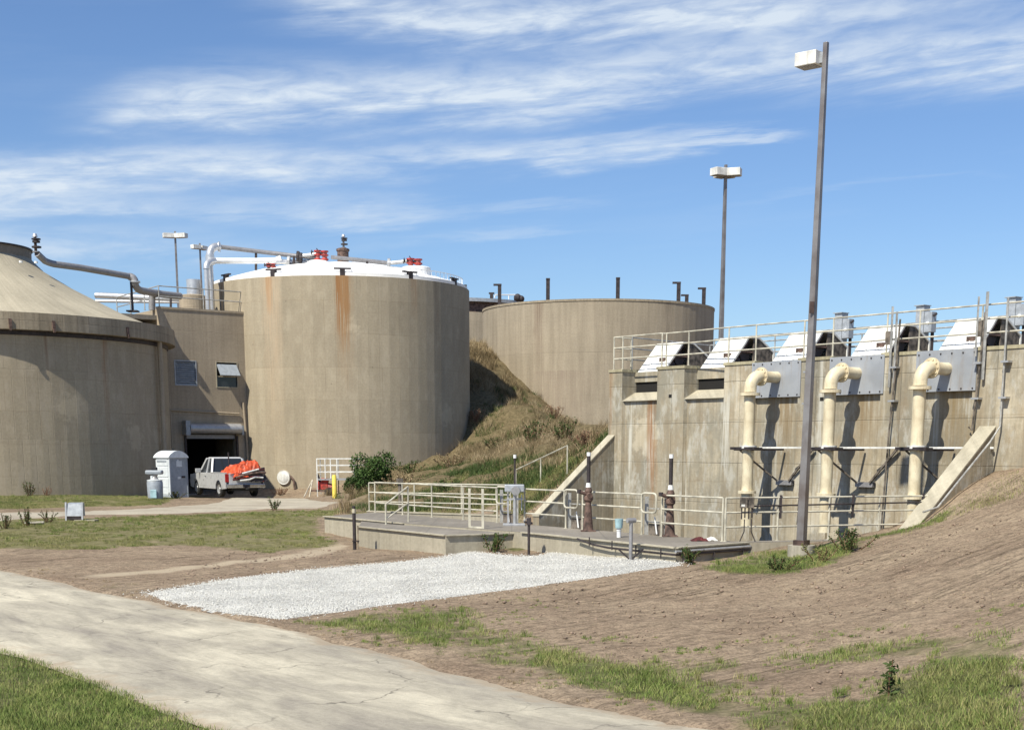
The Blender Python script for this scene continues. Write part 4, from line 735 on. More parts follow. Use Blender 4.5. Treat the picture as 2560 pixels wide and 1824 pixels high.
# covers over the screw pump drives
hoods = []
names = ['leftmost white sloped pump hood, nearest the end of the wall', 'white sloped pump hood second from the left, above the open slot', 'middle white pump hood, behind the tall lamp post', 'white sloped pump hood above the middle steel plate', 'rightmost white pump hood beside the roof corner conduit']
for i in range(5):
    s0, s1 = BAY[i]+.12, BAY[i]+1.36; o = WL(s0, .6, ZT); t = thing('pump_hood', o, names[i], 'pump cover', 'pump hoods along the wall top')
    zt_ = 6.42; pr = [(.6, ZT+.0), (1.5, zt_), (2.0, zt_), (2.75, ZT+.55), (2.75, ZT)]
    sh = MB(); th = .05
    inn = [(.68, ZT+.0), (1.52, zt_-th), (1.98, zt_-th), (2.69, ZT+.52), (2.69, ZT)]
    for a, c_ in ((s0, s1),):
        vs = [WL(s_, q, z) for s_ in (a, c_) for q, z in pr]+[WL(s_, q, z) for s_ in (a, c_) for q, z in inn]
        fs = []
        for k in range(4): fs += [(k, k+1, 5+k+1, 5+k), (10+k, 15+k, 15+k+1, 10+k+1), (k, 10+k, 10+k+1, k+1), (5+k, 5+k+1, 15+k+1, 15+k)]
        fs += [(0, 5, 15, 10), (4, 14, 19, 9)]; sh.add(vs, fs)
    sh.build('cover', M['hood'], t)
    pt('side_panel', lambda m: m.prism([(.69, ZT), (1.52, zt_-.06), (1.98, zt_-.06), (2.68, ZT+.5), (2.68, ZT)], s0+.02, s0+.05, lambda x, y, z: WL(z, x, y)), M['hood'], t)
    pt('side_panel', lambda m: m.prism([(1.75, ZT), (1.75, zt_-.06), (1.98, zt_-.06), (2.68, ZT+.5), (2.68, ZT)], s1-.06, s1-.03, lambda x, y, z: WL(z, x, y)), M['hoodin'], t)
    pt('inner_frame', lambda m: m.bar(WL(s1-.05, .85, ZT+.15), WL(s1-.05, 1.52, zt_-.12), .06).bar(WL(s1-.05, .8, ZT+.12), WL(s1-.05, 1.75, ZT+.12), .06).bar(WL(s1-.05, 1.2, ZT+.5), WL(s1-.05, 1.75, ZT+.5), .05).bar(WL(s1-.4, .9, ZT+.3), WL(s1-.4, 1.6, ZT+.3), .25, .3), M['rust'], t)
    for f in (.33, .66): pt('panel_seam', lambda m: m.bar(WL(s0+(s1-s0)*f, .63, ZT+.04), WL(s0+(s1-s0)*f, 1.49, zt_+.0), .03, .012), M['hood'], t)
    mo = pt('motor', lambda m: m.cyl(WL(s0+.3, 1.45, ZT+.42), WL(s1-.12, 1.45, ZT+.42), .23, n=14).cyl(WL(s0+.25, 1.1, ZT+.2), WL(s1-.1, 1.1, ZT+.2), .13, n=10), M['dark'], t, smooth=True)
    pt('pedestal', lambda m: m.fbox(WL, s0+.15, s1-.1, 1.25, 1.65, ZT, ZT+.2), M['rusty'], t)
for i, lb in ((2, 'grey control box on a stand over the middle hood, left of the others'), (3, 'grey control box on a stand behind the fourth hood'), (4, 'rightmost grey control box on a stand, behind the last hood')):
    s_, q = BAY[i]+1.12, 2.35; t = thing('control_box', WL(s_, q, ZT), lb, 'control box', 'grey control boxes on the pump deck')
    pt('stand', lambda m: m.bar(WL(s_, q+.45, ZT), WL(s_, q+.45, 6.3), .1).bar(WL(s_+.25, q+.45, ZT), WL(s_+.25, q+.45, 6.3), .08), M['dark'], t)
    pt('enclosure', lambda m: m.fbox(WL, s_-.18, s_+.1, q+.2, q+.5, 6.15, 7.0), M['box'], t, bevel=.01)
    e = pt('switch_box', lambda m: m.fbox(WL, s_+.105, s_+.36, q+.22, q+.46, 6.25, 6.82), M['box'], t, bevel=.01)
    pt('rain_lid', lambda m: m.fbox(WL, s_-.22, s_+.12, q+.15, q+.52, 7.002, 7.025), M['box'], t)
    pt('handle', lambda m: m.bar(WL(s_+.36, q+.3, 6.7), WL(s_+.47, q+.3, 6.76), .05), M['dark'], e)
    pt('gauge', lambda m: m.cyl(WL(s_+.23, q+.22, 6.5), WL(s_+.23, q+.2, 6.5), .05, n=10), M['white'], e)
# railing on the wall top: posts at each pier, front and back lines
zr = ZT+.09
rail('railing', 'tan three rail guard along the front edge of the pump wall top', [WL(.12, .9, zr), WL(.12, .1, zr), WL(.55, .1, zr), WL(2.4, .1, zr), WL(2.45, .25, zr), WL(3.45, .25, zr), WL(5.3, .1, zr), WL(6.4, .1, zr), WL(8.25, .1, zr), WL(9.3, .1, zr), WL(11.15, .1, zr), WL(12.2, .1, zr), WL(14.1, .1, zr), WL(18, .1, zr)], 1.06, 3, .024, 'rail', 2.4)
rail('railing', 'grey back guard rail across the far side of the pump deck', [WL(.12, .95, zr), WL(.12, 4.8, ZT), WL(20, 4.8, ZT)], 1.1, 3, .024, 'railgrey', 2.3)
rail('railing', 'middle guard rail between the hoods on the pump deck', [WL(2.0, 3.0, ZT), WL(18, 3.0, ZT)], 1.12, 2, .022, 'railgrey', 2.9)
# cream discharge pipes
plabel = ['cream discharge pipe left of the tall lamp post', 'cream discharge pipe just right of the tall lamp post', 'cream discharge pipe nearest the right wing wall']
pm = {}
for i, k in enumerate((2, 3, 4)):
    s_ = BAY[k]+BW[k]/2+.06; o = WL(s_, -1.2, DECK); t = thing('discharge_pipe', o, plabel[i], 'pipe', 'cream discharge pipes on the pump wall')
    r = .165; P0 = WL(s_, -1.2, DECK-.1); zc = 5.02
    hid = pt('pipe', lambda m: m.cyl(P0, WL(s_, -1.2, 4.5), r, n=24), M['cream'], t, smooth=True)
    pt('elbow', lambda m: m.tube([WL(s_, -1.2, 4.56)]+arc(WL(s_, -1.2, 4.62), WL(s_, -1.2, zc+.0), WL(s_, -.72, zc), 9), r*1.12, 24), M['cream'], t, smooth=True)
    pt('nozzle', lambda m: m.cyl(WL(s_, -.71, zc), WL(s_, -.03, zc), r, n=24), M['cream'], t, smooth=True)
    for z, rr in ((4.5, .3), (2.98, .25), (1.66, .27)):
        f = pt('flange', lambda m: m.cyl(WL(s_, -1.2, z-.04), WL(s_, -1.2, z+.04), rr, n=24), M['cream'] if z != 2.98 else M['hood'], t)
    pt('flange', lambda m: m.cyl(WL(s_, -.77, zc), WL(s_, -.71, zc), .27, n=24), M['cream'], t)
    mb = MB()
    for j in range(10):
        a = 2*math.pi*j/10; mb.cyl(WL(s_+.22*math.cos(a), -.8, zc+.22*math.sin(a)), WL(s_+.22*math.cos(a), -.68, zc+.22*math.sin(a)), .022, n=6)
    mb.cyl(WL(s_, -.762, zc), WL(s_, -.72, zc), .245, n=20); mb.build('bolt_ring', M['cream'], t)
    pt('bracket', lambda m: m.bar(WL(s_-.32, -1.45, 2.92), WL(s_-.32, -.0, 2.92), .06, .09), M['dark'], t); pt('bracket', lambda m: m.bar(WL(s_+.32, -1.45, 2.92), WL(s_+.32, -.0, 2.92), .06, .09), M['dark'], t)
    pt('crossbeam', lambda m: m.bar(WL(s_-.5, -1.42, 2.94), WL(s_+.45, -1.42, 2.94), .05, .08), M['dark'], t)
    pt('crossbeam', lambda m: m.bar(WL(s_+.25, -1.0, 2.96), WL(s_+1.6, -.12, 2.96), .06, .05), M['hood'], t)  # pale colour stands for sunlight on this beam, the other stays dark
    pt('brace', lambda m: m.bar(WL(s_+1.55, -.15, 2.92), WL(s_+.62, -.05, 1.98), .055), M['hoodin'], t)
    pt('brace', lambda m: m.bar(WL(s_-.32, -1.2, 2.88), WL(s_+.15, -.03, 1.98), .045), M['hoodin'], t)
    pt('anchor_plate', lambda m: m.fbox(WL, s_+.1, s_+.7, -.03, .13, 1.86, 2.0), M['grey'], t)
    pt('small_conduit', lambda m: m.tube([WL(s_-.19, -1.1, 2.9), WL(s_-.17, -1.12, 1.7), WL(s_-.17, -1.12, .7)], .018, 6), M['railgrey'], t)
for s_, z0, lb in ((11.55, .7, 'black conduit dropping down the wall between the right pair of cream pipes'), (8.55, .7, 'black conduit dropping down the wall behind the tall lamp post'), (14.15, 3.5, 'short black conduit above the right wing wall'), (14.95, 3.2, 'grey conduit down the right wall corner bending over the wing wall')):
    rr0 = .026; t = thing('conduit', WL(s_, -.08, z0), lb, 'conduit', 'conduits on the pump wall')
    P = [WL(s_+.15, -.1, 6.4), WL(s_+.12, -.12, 5.4), WL(s_, -.14, 3.4), WL(s_-.1, -.14, z0)]
    if s_ > 14.5: P = [WL(s_, -.12, 6.7), WL(s_, -.12, 3.5), WL(s_-.02, -.5, 3.1), WL(s_-.05, -2.6, 1.5), WL(s_-.05, -3.2, 1.4)]
    pt('conduit_run', lambda m: m.tube(P, rr0, 8), M['hoodin'] if s_ < 14.5 else M['railgrey'], t, smooth=True)
    for z in (5.1, 4.2): pt('clamp', lambda m: m.fbox(WL, s_-.06, s_+.16, -.2, -.004, z, z+.05), M['metal'], t)
pt_ = None
jp = thing('junction_post', WL(11.45, -.25, 5.2), 'cluster of dark conduit boxes on the wall top rail by the fourth hood', 'electrical box')
pt('upright', lambda m: m.bar(WL(11.45, -.12, 4.6), WL(11.45, -.12, 6.75), .05).bar(WL(11.6, -.12, 4.7), WL(11.6, -.12, 6.6), .05), M['railgrey'], jp)
pt('box', lambda m: m.fbox(WL, 11.24, 11.4, -.1, .02, 5.75, 6.1), M['hoodin'], jp)
jp = thing('junction_post', WL(14.3, -.25, 5.2), 'dark conduit boxes on the wall top rail beside the last hood', 'electrical box')
pt('upright', lambda m: m.bar(WL(14.35, -.12, 4.7), WL(14.35, -.12, 6.9), .06).bar(WL(14.1, -.12, 5.3), WL(14.1, -.12, 6.8), .04), M['railgrey'], jp)
pt('box', lambda m: m.fbox(WL, 14.06, 14.22, -.1, .02, 5.8, 6.2), M['hoodin'], jp)
# ================================================================== deck, channel and rails
def d2(p): return (p.x, p.y)
RA, RB = GZ(930, 1281, DECK), GZ(1806, 1354, DECK); rdv = (RB-RA).normalized(); rnn = Vector((-rdv.y, rdv.x, 0))
def RL(t, q=0, z=DECK): p = RA+rdv*t+rnn*q; p.z = z; return p
def tR(px): u = (px-1280)/3500; return (u*RA.y-RA.x)/(rdv.x-u*rdv.y)
RC = WL(14.36, -2.2, 0); RC.z = DECK
cd = thing('concrete_deck', (RA.x, RA.y, .1), 'low concrete deck with stepped front edge that carries the tan railings', 'deck')
low = [d2(GZ(896, 1316, DECK-.05)), d2(GZ(1114, 1338, DECK-.05)), d2(GZ(1306, 1332, DECK-.05)), d2(GZ(1306, 1322, DECK-.05)), d2(GZ(1011, 1308, DECK-.05)), d2(GZ(905, 1300, DECK-.05))]
mb = MB(); mb.prism(low, -.4, DECK-.05); mb.build('lower_slab', M['slab'], cd)
up_ = [d2(GZ(811, 1290, DECK)), d2(GZ(1011, 1308, DECK)), d2(GZ(1306, 1330, DECK)), d2(GZ(1690, 1369, DECK)), d2(GZ(1870, 1356, DECK)), (RC.x-.3, RC.y-.45), (RC.x-.1, RC.y+.1), d2(RB+rnn*.35+rdv*.1), d2(RL(0, .2)), d2(RL(-.15, .1))]
mb = MB(); mb.prism(up_, -.4, DECK); mb.build('upper_slab', M['slab'], cd)
for nm, pl_, z in (('deck_surface', low, DECK-.05), ('deck_surface', up_, DECK)):
    c_ = sum((Vector((*p, 0)) for p in pl_), Vector())/len(pl_); q = [((p[0]-c_.x)*.995+c_.x, (p[1]-c_.y)*.995+c_.y) for p in pl_]
    mb = MB(); mb.add([Vector((*p, z+.006)) for p in q], [tuple(range(len(q)))]); mb.build(nm, M['slabtop'], cd)
for a, b_, z in ((low[0], low[1], DECK-.05), (low[1], low[2], DECK-.05), (up_[0], up_[1], DECK), (up_[2], up_[3], DECK), (up_[3], up_[4], DECK)):
    pt('edge_strip', lambda m: m.bar(Vector((*a, z+.004)), Vector((*b_, z+.004)), .14, .03), M['capstone'], cd)
pt('channel_floor', lambda m: m.prism([d2(RL(0, .21)), d2(RL(17.6, .36)), d2(WL(14.3, .1, 0)), d2(WL(.1, .1, 0)), d2(WL(.3, -3.3, 0)), (-4.9, 50.4)], -.62, -.6), M['void'], cd)
B0, B1 = WX(985, 50.4, .3), WX(1372, 48.9, .3)
cw = thing('channel_wall', (B0.x, B0.y, .2), 'low dark concrete curb wall along the back of the channel by the mound', 'wall')
pt('wall', lambda m: m.bar(Vector((B0.x-.9, B0.y, .12)), Vector((-.2, 47.0, .12)), .25, 1.1), M['slab'], cw)
pt('cap', lambda m: m.bar(Vector((B0.x-.9, B0.y, .69)), Vector((-.2, 47.0, .69)), .3, .04), M['capstone'], cw)
# front railing, in runs between the lift-out gates
runs = [(930, 1237, 'tan three rail guard on the deck from the steps to the first loop gate'), (1306, 1410, 'short tan guard run on the deck between the first and second loop gates'), (1452, 1602, 'tan guard run on the deck between the two brown valve pedestals'), (1652, 1806, 'tan guard run at the right end of the deck beside the corner post')]
for a, b_, lb in runs:
    ta, tb = tR(a), tR(b_); k = max(1, round((tb-ta)/2.2)); rail('railing', lb, [RL(ta, .08), RL(tb, .08)], 1.06, 3, .026, 'rail', (tb-ta)/k, 'tan railings around the deck')
t = rail('railing', 'long tan guard run passing behind the tall lamp post to the right wing wall', [RB+rnn*.08, RC], 1.06, 3, .026, 'rail', 1.35, 'tan railings around the deck')
pt('outer_pipe', lambda m: m.tube([RB+rnn*.2+Vector((.6, .1, .86)), RC+Vector((1.3, .3, .92))], .022, 6), M['dark'], t)
for f in (.27, .62, .97): pt('hanger', lambda m: m.bar(RB.lerp(RC, f)+Vector((0, 0, 1.12)), RB.lerp(RC, f)+Vector((0, 0, .55)), .055), M['dark'], t)
b0, b1 = WX(990, 50.1, DECK), WX(1392, 50.1, DECK); b1 = Vector((-.05, 47.6, DECK)); b0 = Vector((B0.x-.9, B0.y+.1, DECK))
rail('railing', 'tan back guard rail along the curb wall at the foot of the mound', [b0, b1], 1.0, 3, .024, 'rail', 2.3, 'tan railings around the deck')
h0, h1 = G(1290, 1240), G(1418, 1185)
rail('railing', 'sloping tan handrail climbing the bank beside the left wing wall', [h0, h1], .95, 1, .024, 'rail', 2.0, 'tan railings around the deck')
# stair handrail
hr = thing('stair_handrail', GZ(965, 1311, DECK-.05), 'sloping tan handrail of the deck step at the left end', 'handrail'); a = GZ(965, 1311, DECK-.05); b_ = GZ(1021, 1304, DECK); hh = 1.0
top_a = Vector((a.x, a.y, a.z+.62)); top_b = Vector((b_.x, b_.y, b_.z+1.08))
pt('post', lambda m: m.tube([a, top_a], .03, 8), M['rail'], hr, smooth=True); pt('post', lambda m: m.tube([b_, top_b], .03, 8), M['rail'], hr, smooth=True)
pt('rail', lambda m: m.tube([top_a, top_b], .028, 8), M['rail'], hr, smooth=True); pt('rail', lambda m: m.tube([top_a-Vector((0, 0, .45)), top_b-Vector((0, 0, .5))], .028, 8), M['rail'], hr, smooth=True)
hr2 = thing('gate_frame', GZ(1175, 1320, DECK), 'free standing pair of tan posts on the deck left of the grey valve stand', 'frame'); a, b_ = GZ(1174, 1319, DECK), GZ(1207, 1321, DECK)
for p in (a, b_): pt('post', lambda m: m.bar(p, p+Vector((0, 0, 1.12)), .07), M['rail'], hr2)
pt('sill_bar', lambda m: m.bar(a+Vector((0, 0, .03)), b_+Vector((0, 0, .03)), .05), M['rail'], hr2)
# loop gates with slide frames
for (pa, pb, lb) in ((1242, 1271, 'leftmost tan loop gate beside the grey valve stand'), (1413, 1447, 'middle tan loop gate left of the first brown pedestal'), (1608, 1645, 'rightmost tan loop gate in front of the rust streak')):
    ta, tb = tR(pa), tR(pb); z1_, z0_ = DECK+1.1, DECK+.6
    g_ = thing('loop_gate', RL(ta, .0), lb, 'gate', 'lift-out loop gates in the deck railing')
    c = [(ta, z1_), (tb, z1_), (tb, z0_), (ta, z0_)]; P = []
    for i in range(4):
        p0, p1, p2 = Vector(c[i-1]), Vector(c[i]), Vector(c[(i+1) % 4]); r_ = .12; A_ = p1+(p0-p1).normalized()*r_; B_ = p1+(p2-p1).normalized()*r_
        P += [a_*(1-s)**2+p1*2*s*(1-s)+B_*s*s for s in (0, .33, .66, 1) for a_ in (A_,)]
    P.append(P[0]); pt('loop', lambda m: m.tube([RL(p.x, -.02, p.y) for p in P], .026, 8, False), M['rail'], g_, smooth=True)
    pt('stop_hook', lambda m: m.tube([RL((ta+tb)/2+.1, .1, DECK+.5), RL((ta+tb)/2+.12, .12, DECK+.3), RL((ta+tb)/2+.2, .1, DECK+.05)], .02, 6), M['white'], g_, smooth=True)
    sf = thing('slide_frame', RL(ta-.08, .18), 'grey channel guides of the slide gate behind the '+lb.split(' tan ')[0].split()[0]+' loop gate', 'slide gate', 'slide gate frames')
    for tt_ in (ta-.08, tb+.12): pt('guide', lambda m: m.bar(RL(tt_, .22, -.5), RL(tt_, .22, DECK+1.0), .1, .06), M['railgrey'], sf)
    pt('gate_panel', lambda m: m.bar(RL(ta+.02, .23, DECK-.1), RL(tb+.02, .23, DECK-.1), .03, .8), M['hoodin'], sf)
    for z in (DECK+.35, DECK+.7): pt('crossbar', lambda m: m.bar(RL(ta-.03, .22, z), RL(ta+.45, .22, z), .03), M['railgrey'], sf)
# valve stands
def pedestal(px, py, lb, stem_top, mat='rust'):
    p = GZ(px, py, DECK); t = thing('valve_pedestal', p, lb, 'valve stand', 'rising stem valve stands on the deck'); z = p.z
    pt('base_plate', lambda m: m.box(p.x-.2, p.x+.2, p.y-.2, p.y+.2, z, z+.04), M[mat], t, bevel=.008)
    pt('column', lambda m: m.lathe(p, [(.15, .03), (.135, .1), (.115, .35), (.08, .78), (.07, .84)], 20), M[mat], t, smooth=True)
    g_ = pt('gear_head', lambda m: m.lathe(p, [(.08, .8), (.13, .86), (.13, .95), (.09, .98), (.09, 1.06), (.11, 1.1), (.07, 1.2), (.05, 1.24), (0, 1.25)], 18).cyl(p+Vector((-.24, -.1, 1.08)), p+Vector((0, 0, 1.0)), .05, n=10).cyl(p+Vector((.04, -.15, .98)), p+Vector((0, 0, 1.0)), .075, n=12), M[mat], t, smooth=True)
    pt('crank_hub', lambda m: m.cyl(p+Vector((-.26, -.1, 1.04)), p+Vector((-.26, -.1, 1.14)), .06, n=10), M['dark'], g_)
    pt('cap_nut', lambda m: m.cyl(p+Vector((0, 0, 1.2)), p+Vector((0, 0, 1.32)), .075, .06, n=12), M['hood'], t)
    H_ = W(px, stem_top, p.y).z-z; pt('stem_cover', lambda m: m.cyl(p+Vector((0, 0, 1.3)), p+Vector((0, 0, H_-.1)), .052, n=12), M['dark'], t, smooth=True)
    pt('stem_cap', lambda m: m.cyl(p+Vector((0, 0, H_-.1)), p+Vector((0, 0, H_)), .056, n=12), M['white'], t, smooth=True)
pedestal(1470, 1328, 'brown iron valve pedestal standing before the dark wing wall', 1130)
pedestal(1674, 1341, 'brown iron valve pedestal standing before the pump wall bays', 1135)
p = GZ(1287, 1313, DECK); t = thing('valve_stand', p, 'grey two legged valve stand with a thin white tipped stem', 'valve stand', 'rising stem valve stands on the deck')
pt('base_plate', lambda m: m.box(p.x-.35, p.x+.3, p.y-.3, p.y+.25, p.z, p.z+.06), M['metal'], t, bevel=.008)
pt('column', lambda m: m.cyl(p, p+Vector((0, 0, .95)), .055, n=12), M['metal'], t, smooth=True)
pt('side_leg', lambda m: m.bar(p+Vector((-.2, 0, .05)), p+Vector((-.2, 0, .95)), .05), M['metal'], t); pt('side_leg', lambda m: m.bar(p+Vector((.2, 0, .45)), p+Vector((.2, 0, .9)), .03), M['metal'], t)
pt('shelf', lambda m: m.box(p.x-.24, p.x+.24, p.y-.05, p.y+.05, p.z+.75, p.z+.8), M['metal'], t)
gb = pt('gear_box', lambda m: m.box(p.x-.3, p.x+.28, p.y-.14, p.y+.14, p.z+.98, p.z+1.2), M['box'], t, bevel=.03)
pt('handwheel_hub', lambda m: m.cyl(p+Vector((.02, -.15, 1.05)), p+Vector((.02, -.3, 1.02)), .13, n=14), M['metal'], gb, smooth=True)
H_ = W(1287, 1136, p.y).z-p.z; pt('stem', lambda m: m.cyl(p+Vector((0, 0, 1.2)), p+Vector((0, 0, H_-.1)), .028, n=8), M['dark'], t, smooth=True); pt('stem_cap', lambda m: m.cyl(p+Vector((0, 0, H_-.1)), p+Vector((0, 0, H_)), .045, n=10), M['white'], t)
# odds and ends on and around the deck
p = GZ(1547, 1343, DECK); t = thing('vent_pipe', p, 'short white pipe with a pale teal bucket cap on the deck', 'pipe')
pt('pipe', lambda m: m.cyl(p, p+Vector((0, 0, .32)), .055, n=14).cyl(p+Vector((0, 0, .17)), p+Vector((0, 0, .2)), .065, n=14), M['white'], t, smooth=True)
pt('cap', lambda m: m.cyl(p+Vector((0, 0, .24)), p+Vector((0, 0, .48)), .09, .11, n=16), M['teal'], t, smooth=True)
def stake(px, py, y1, w, lb, mat, extra=None, name='post', p=None):
    p = p or G(px, py); t = thing(name, p, lb, 'post', None); H_ = W(px, y1, p.y).z
    pt('upright', lambda m: m.cyl(p-Vector((0, 0, .1)), Vector((p.x, p.y, H_)), w, n=10), M[mat], t, smooth=True); 
    if extra: extra(t, p, H_)
    return t
stake(887, 1376, 1264, .05, 'dark steel post with a tan top at the left corner of the deck', 'dark', lambda t, p, h: (pt('tan_top', lambda m: m.cyl((p.x, p.y, h-.2), (p.x, p.y, h-.08), .056, n=10), M['capstone'], t), pt('side_rod', lambda m: m.bar(p+Vector((.1, 0, -.1)), p+Vector((.1, 0, .72)), .04), M['wood'], t), pt('strap', lambda m: m.bar(p+Vector((-.06, -.06, .28)), p+Vector((.14, -.03, .28)), .03), M['dark'], t)))
stake(1001, 1290, 1199, .07, 'dark upright post behind the deck rail near the steps', 'hoodin', lambda t, p, h: pt('top_box', lambda m: m.box(p.x-.12, p.x+.12, p.y-.1, p.y+.1, h-.15, h+.05), M['hoodin'], t))
stake(1322, 1388, 1294, .035, 'small dark yard hydrant standing in grass before the deck', 'dark', lambda t, p, h: (pt('hydrant_head', lambda m: m.box(p.x-.06, p.x+.06, p.y-.06, p.y+.06, h-.18, h).cyl((p.x-.13, p.y, h-.1), (p.x+.1, p.y, h-.14), .03, n=8), M['dark'], t), pt('lever', lambda m: m.bar((p.x-.02, p.y, h), (p.x-.14, p.y-.1, h-.08), .02), M['metal'], t)))
def brk(t, p, h):
    pt('tee_cap', lambda m: m.cyl((p.x-.1, p.y-.05, h-.04), (p.x+.1, p.y+.05, h-.04), .06, n=12), M['grey'], t); pt('brace', lambda m: m.bar((p.x-.3, p.y, p.z+.33), (p.x-.02, p.y, p.z+.08), .04), M['dark'], t); pt('brace', lambda m: m.bar((p.x+.3, p.y, p.z+.33), (p.x+.02, p.y, p.z+.08), .04), M['dark'], t)
stake(1597, 1388, 1296, .045, 'dark standpipe with braces against the deck edge by the gravel', 'grey', brk, p=(lambda q: Vector((q.x-.2, q.y-.12, H(q.x-.2, q.y-.12))))(GZ(1597, 1362, DECK)))
ga, gb_, gc = GZ(1494, 1347, .66), GZ(1690, 1374, .6), GZ(1945, 1349, .62)
g1 = GZ(1545, 1366, .55); t = thing('drain_trough', ga, 'long grey half round trough strapped along the right front edge of the deck', 'trough')
e1_, e2_, e3_ = Vector((*up_[2], .55)), Vector((*up_[3], .55)), Vector((*up_[4], .55)); of1 = Vector((-.09, -.06, 0)); of2 = Vector((.04, -.1, 0))
ts_ = [e1_.lerp(e2_, .42)+of1+Vector((0, 0, .14)), e1_.lerp(e2_, .52)+of1+Vector((0, 0, .04)), e1_.lerp(e2_, .62)+of1]
pt('trough', lambda m: m.tube(ts_+[e2_+Vector((-.02, -.12, 0)), e3_+of2], .026, 8), M['dark'], t, smooth=True)
pt('trough_lip', lambda m: m.tube([e2_+Vector((-.02, -.12, .07)), e3_+of2+Vector((0, 0, .07))], .03, 8), M['metal'], t, smooth=True)
for f in (.15, .4, .65, .9):
    q = ts_[0].lerp(e2_+of1, f); pt('strap', lambda m: m.bar(q+Vector((-.03, -.05, .1)), q+Vector((-.03, -.05, -.12)), .03), M['dark'], t)
for f in (.1, .5, .9):
    q = (e2_+Vector((-.02, -.12, 0))).lerp(e3_+of2, f); pt('leg', lambda m: m.bar(q, q-Vector((0, 0, .4)), .04), M['dark'], t)
p = GZ(1748, 1352, DECK); t = thing('rag_pile', p, 'dark red and white rags dropped on the deck by the corner post', 'rags')
def crumple(m, c, w, d, h, n=14):
    k = len(m.v); V_ = []
    for j in range(n):
        for i in range(n):
            x = (i/(n-1)-.5)*2; y = (j/(n-1)-.5)*2; r_ = max(0, 1-(x*x+y*y)**.5*.95); V_.append(Vector((c.x+x*w/2, c.y+y*d/2, c.z+.01+h*r_**.5*(.5+random.random()*.7))))
    m.add(V_, [(j*n+i, j*n+i+1, (j+1)*n+i+1, (j+1)*n+i) for j in range(n-1) for i in range(n-1)])
pt('red_cloth', lambda m: crumple(m, p, .42, .35, .1), M['maroon'], t); pt('white_cloth', lambda m: crumple(m, p+Vector((.32, .12, 0)), .3, .25, .09), M['hood'], t)
# two control boxes on the grey rail
for px, lb, dy in ((1862, 'dark control box with a white label on the grey rail, left one of the pair', 0), (1880, 'slightly smaller dark control box on the grey rail, right one of the pair', .05)):
    f = (px-1806)/(2300-1806)*.95; q = RB.lerp(RC, f)+rnn*.0; u = (px-1280)/3500; d_ = RC-RB; f = (u*RB.y-RB.x)/(d_.x-u*d_.y); q = RB+d_*f+Vector((0, -.06, 0))
    t = thing('control_station', q+Vector((0, 0, .8)), lb, 'control box', 'control boxes on the grey rail'); s_ = 1-dy*3
    pt('enclosure', lambda m: m.box(q.x-.09*s_, q.x+.09*s_, q.y-.08, q.y, q.z+.82, q.z+1.08), M['hoodin'], t, bevel=.01)
    if dy == 0: pt('nameplate', lambda m: m.box(q.x-.06, q.x+.03, q.y-.084, q.y-.081, q.z+.86, q.z+.91), M['hood'], t)
    pt('bracket', lambda m: m.bar(q+Vector((-.04, -.03, .82)), q+Vector((-.04, -.03, .55)), .03), M['dark'], t); pt('bracket', lambda m: m.bar(q+Vector((.04, -.03, .82)), q+Vector((.04, -.03, .58)), .03), M['dark'], t)
    pt('cable', lambda m: m.tube([q+Vector((.03*s_, -.05, .55)), q+Vector((.02, -.1, .25)), q+Vector((-.08+dy*4, -.12, .02))], .014, 6), M['dark'], t, smooth=True)
# ================================================================== lamp posts
def shoebox(parent, c, d, L_, Wd, Hh, gap=.0):
    d = Vector((d[0], d[1], 0)).normalized(); s = Vector((-d.y, d.x, 0)); fr = lambda x, y, z: c+d*x+s*y+Vector((0, 0, z))
    pt('arm', lambda m: m.fbox(fr, 0, gap+.02, -.05, .05, .03, Hh-.04), M['box'], parent)
    h = pt('lamp_head', lambda m: m.fbox(fr, gap, gap+L_, -Wd/2, Wd/2, 0, Hh), M['hood'], parent, bevel=.015)
    pt('lens', lambda m: m.fbox(fr, gap+.06, gap+L_-.05, -Wd/2+.05, Wd/2-.05, -.012, -.002), M['grey'], h)
def lamp(base, htop, w0, w1, lb, heads, mat='pole', foot=None, group='tall square lamp posts', rz=.6, hs=1, lean=0):
    t = thing('lamp_post', base, lb, 'lamp post', group); top = Vector((base.x+lean, base.y, htop))
    f = [base+Vector((math.cos(rz+math.pi/2*i+math.pi/4), math.sin(rz+math.pi/2*i+math.pi/4), 0))*w0*.707 for i in range(4)]; g_ = [top+Vector((math.cos(rz+math.pi/2*i+math.pi/4), math.sin(rz+math.pi/2*i+math.pi/4), 0))*w1*.707 for i in range(4)]
    pt('pole', lambda m: m.add(f+g_, [(3, 2, 1, 0), (4, 5, 6, 7), (0, 1, 5, 4), (1, 2, 6, 5), (2, 3, 7, 6), (3, 0, 4, 7)]), M[mat], t, bevel=.012)
    for (d, L_, gap) in heads: shoebox(t, Vector((top.x, base.y, htop-.42*hs)), d, L_, .42*hs, .27*hs, gap)
    return t
gz = G(2004, 1392); bp = Vector((WX(2004, gz.y+.2, .9).x, gz.y+.2, gz.z)); ct = W(2004, 1362, bp.y).z
big = lamp(Vector((bp.x, bp.y, ct)), W(2066, 106, bp.y).z, .185, .10, 'tall bronze square lamp post with one head, on a round concrete footing', [((-.76, .65), .52, .12)], rz=R(-42), hs=1.05, lean=W(2067, 300, bp.y).x-WX(2055, bp.y, 10).x)
pt('footing', lambda m: m.cyl(Vector((bp.x, bp.y, gz.z-.4)), Vector((bp.x, bp.y, ct)), .31, n=32), M['base'], big, smooth=True)
pt('base_cover', lambda m: m.prism([(bp.x+.2*math.cos(R(3)+i*math.pi/2), bp.y+.2*math.sin(R(3)+i*math.pi/2)) for i in range(4)], ct, ct+.12), M['brown'], big)
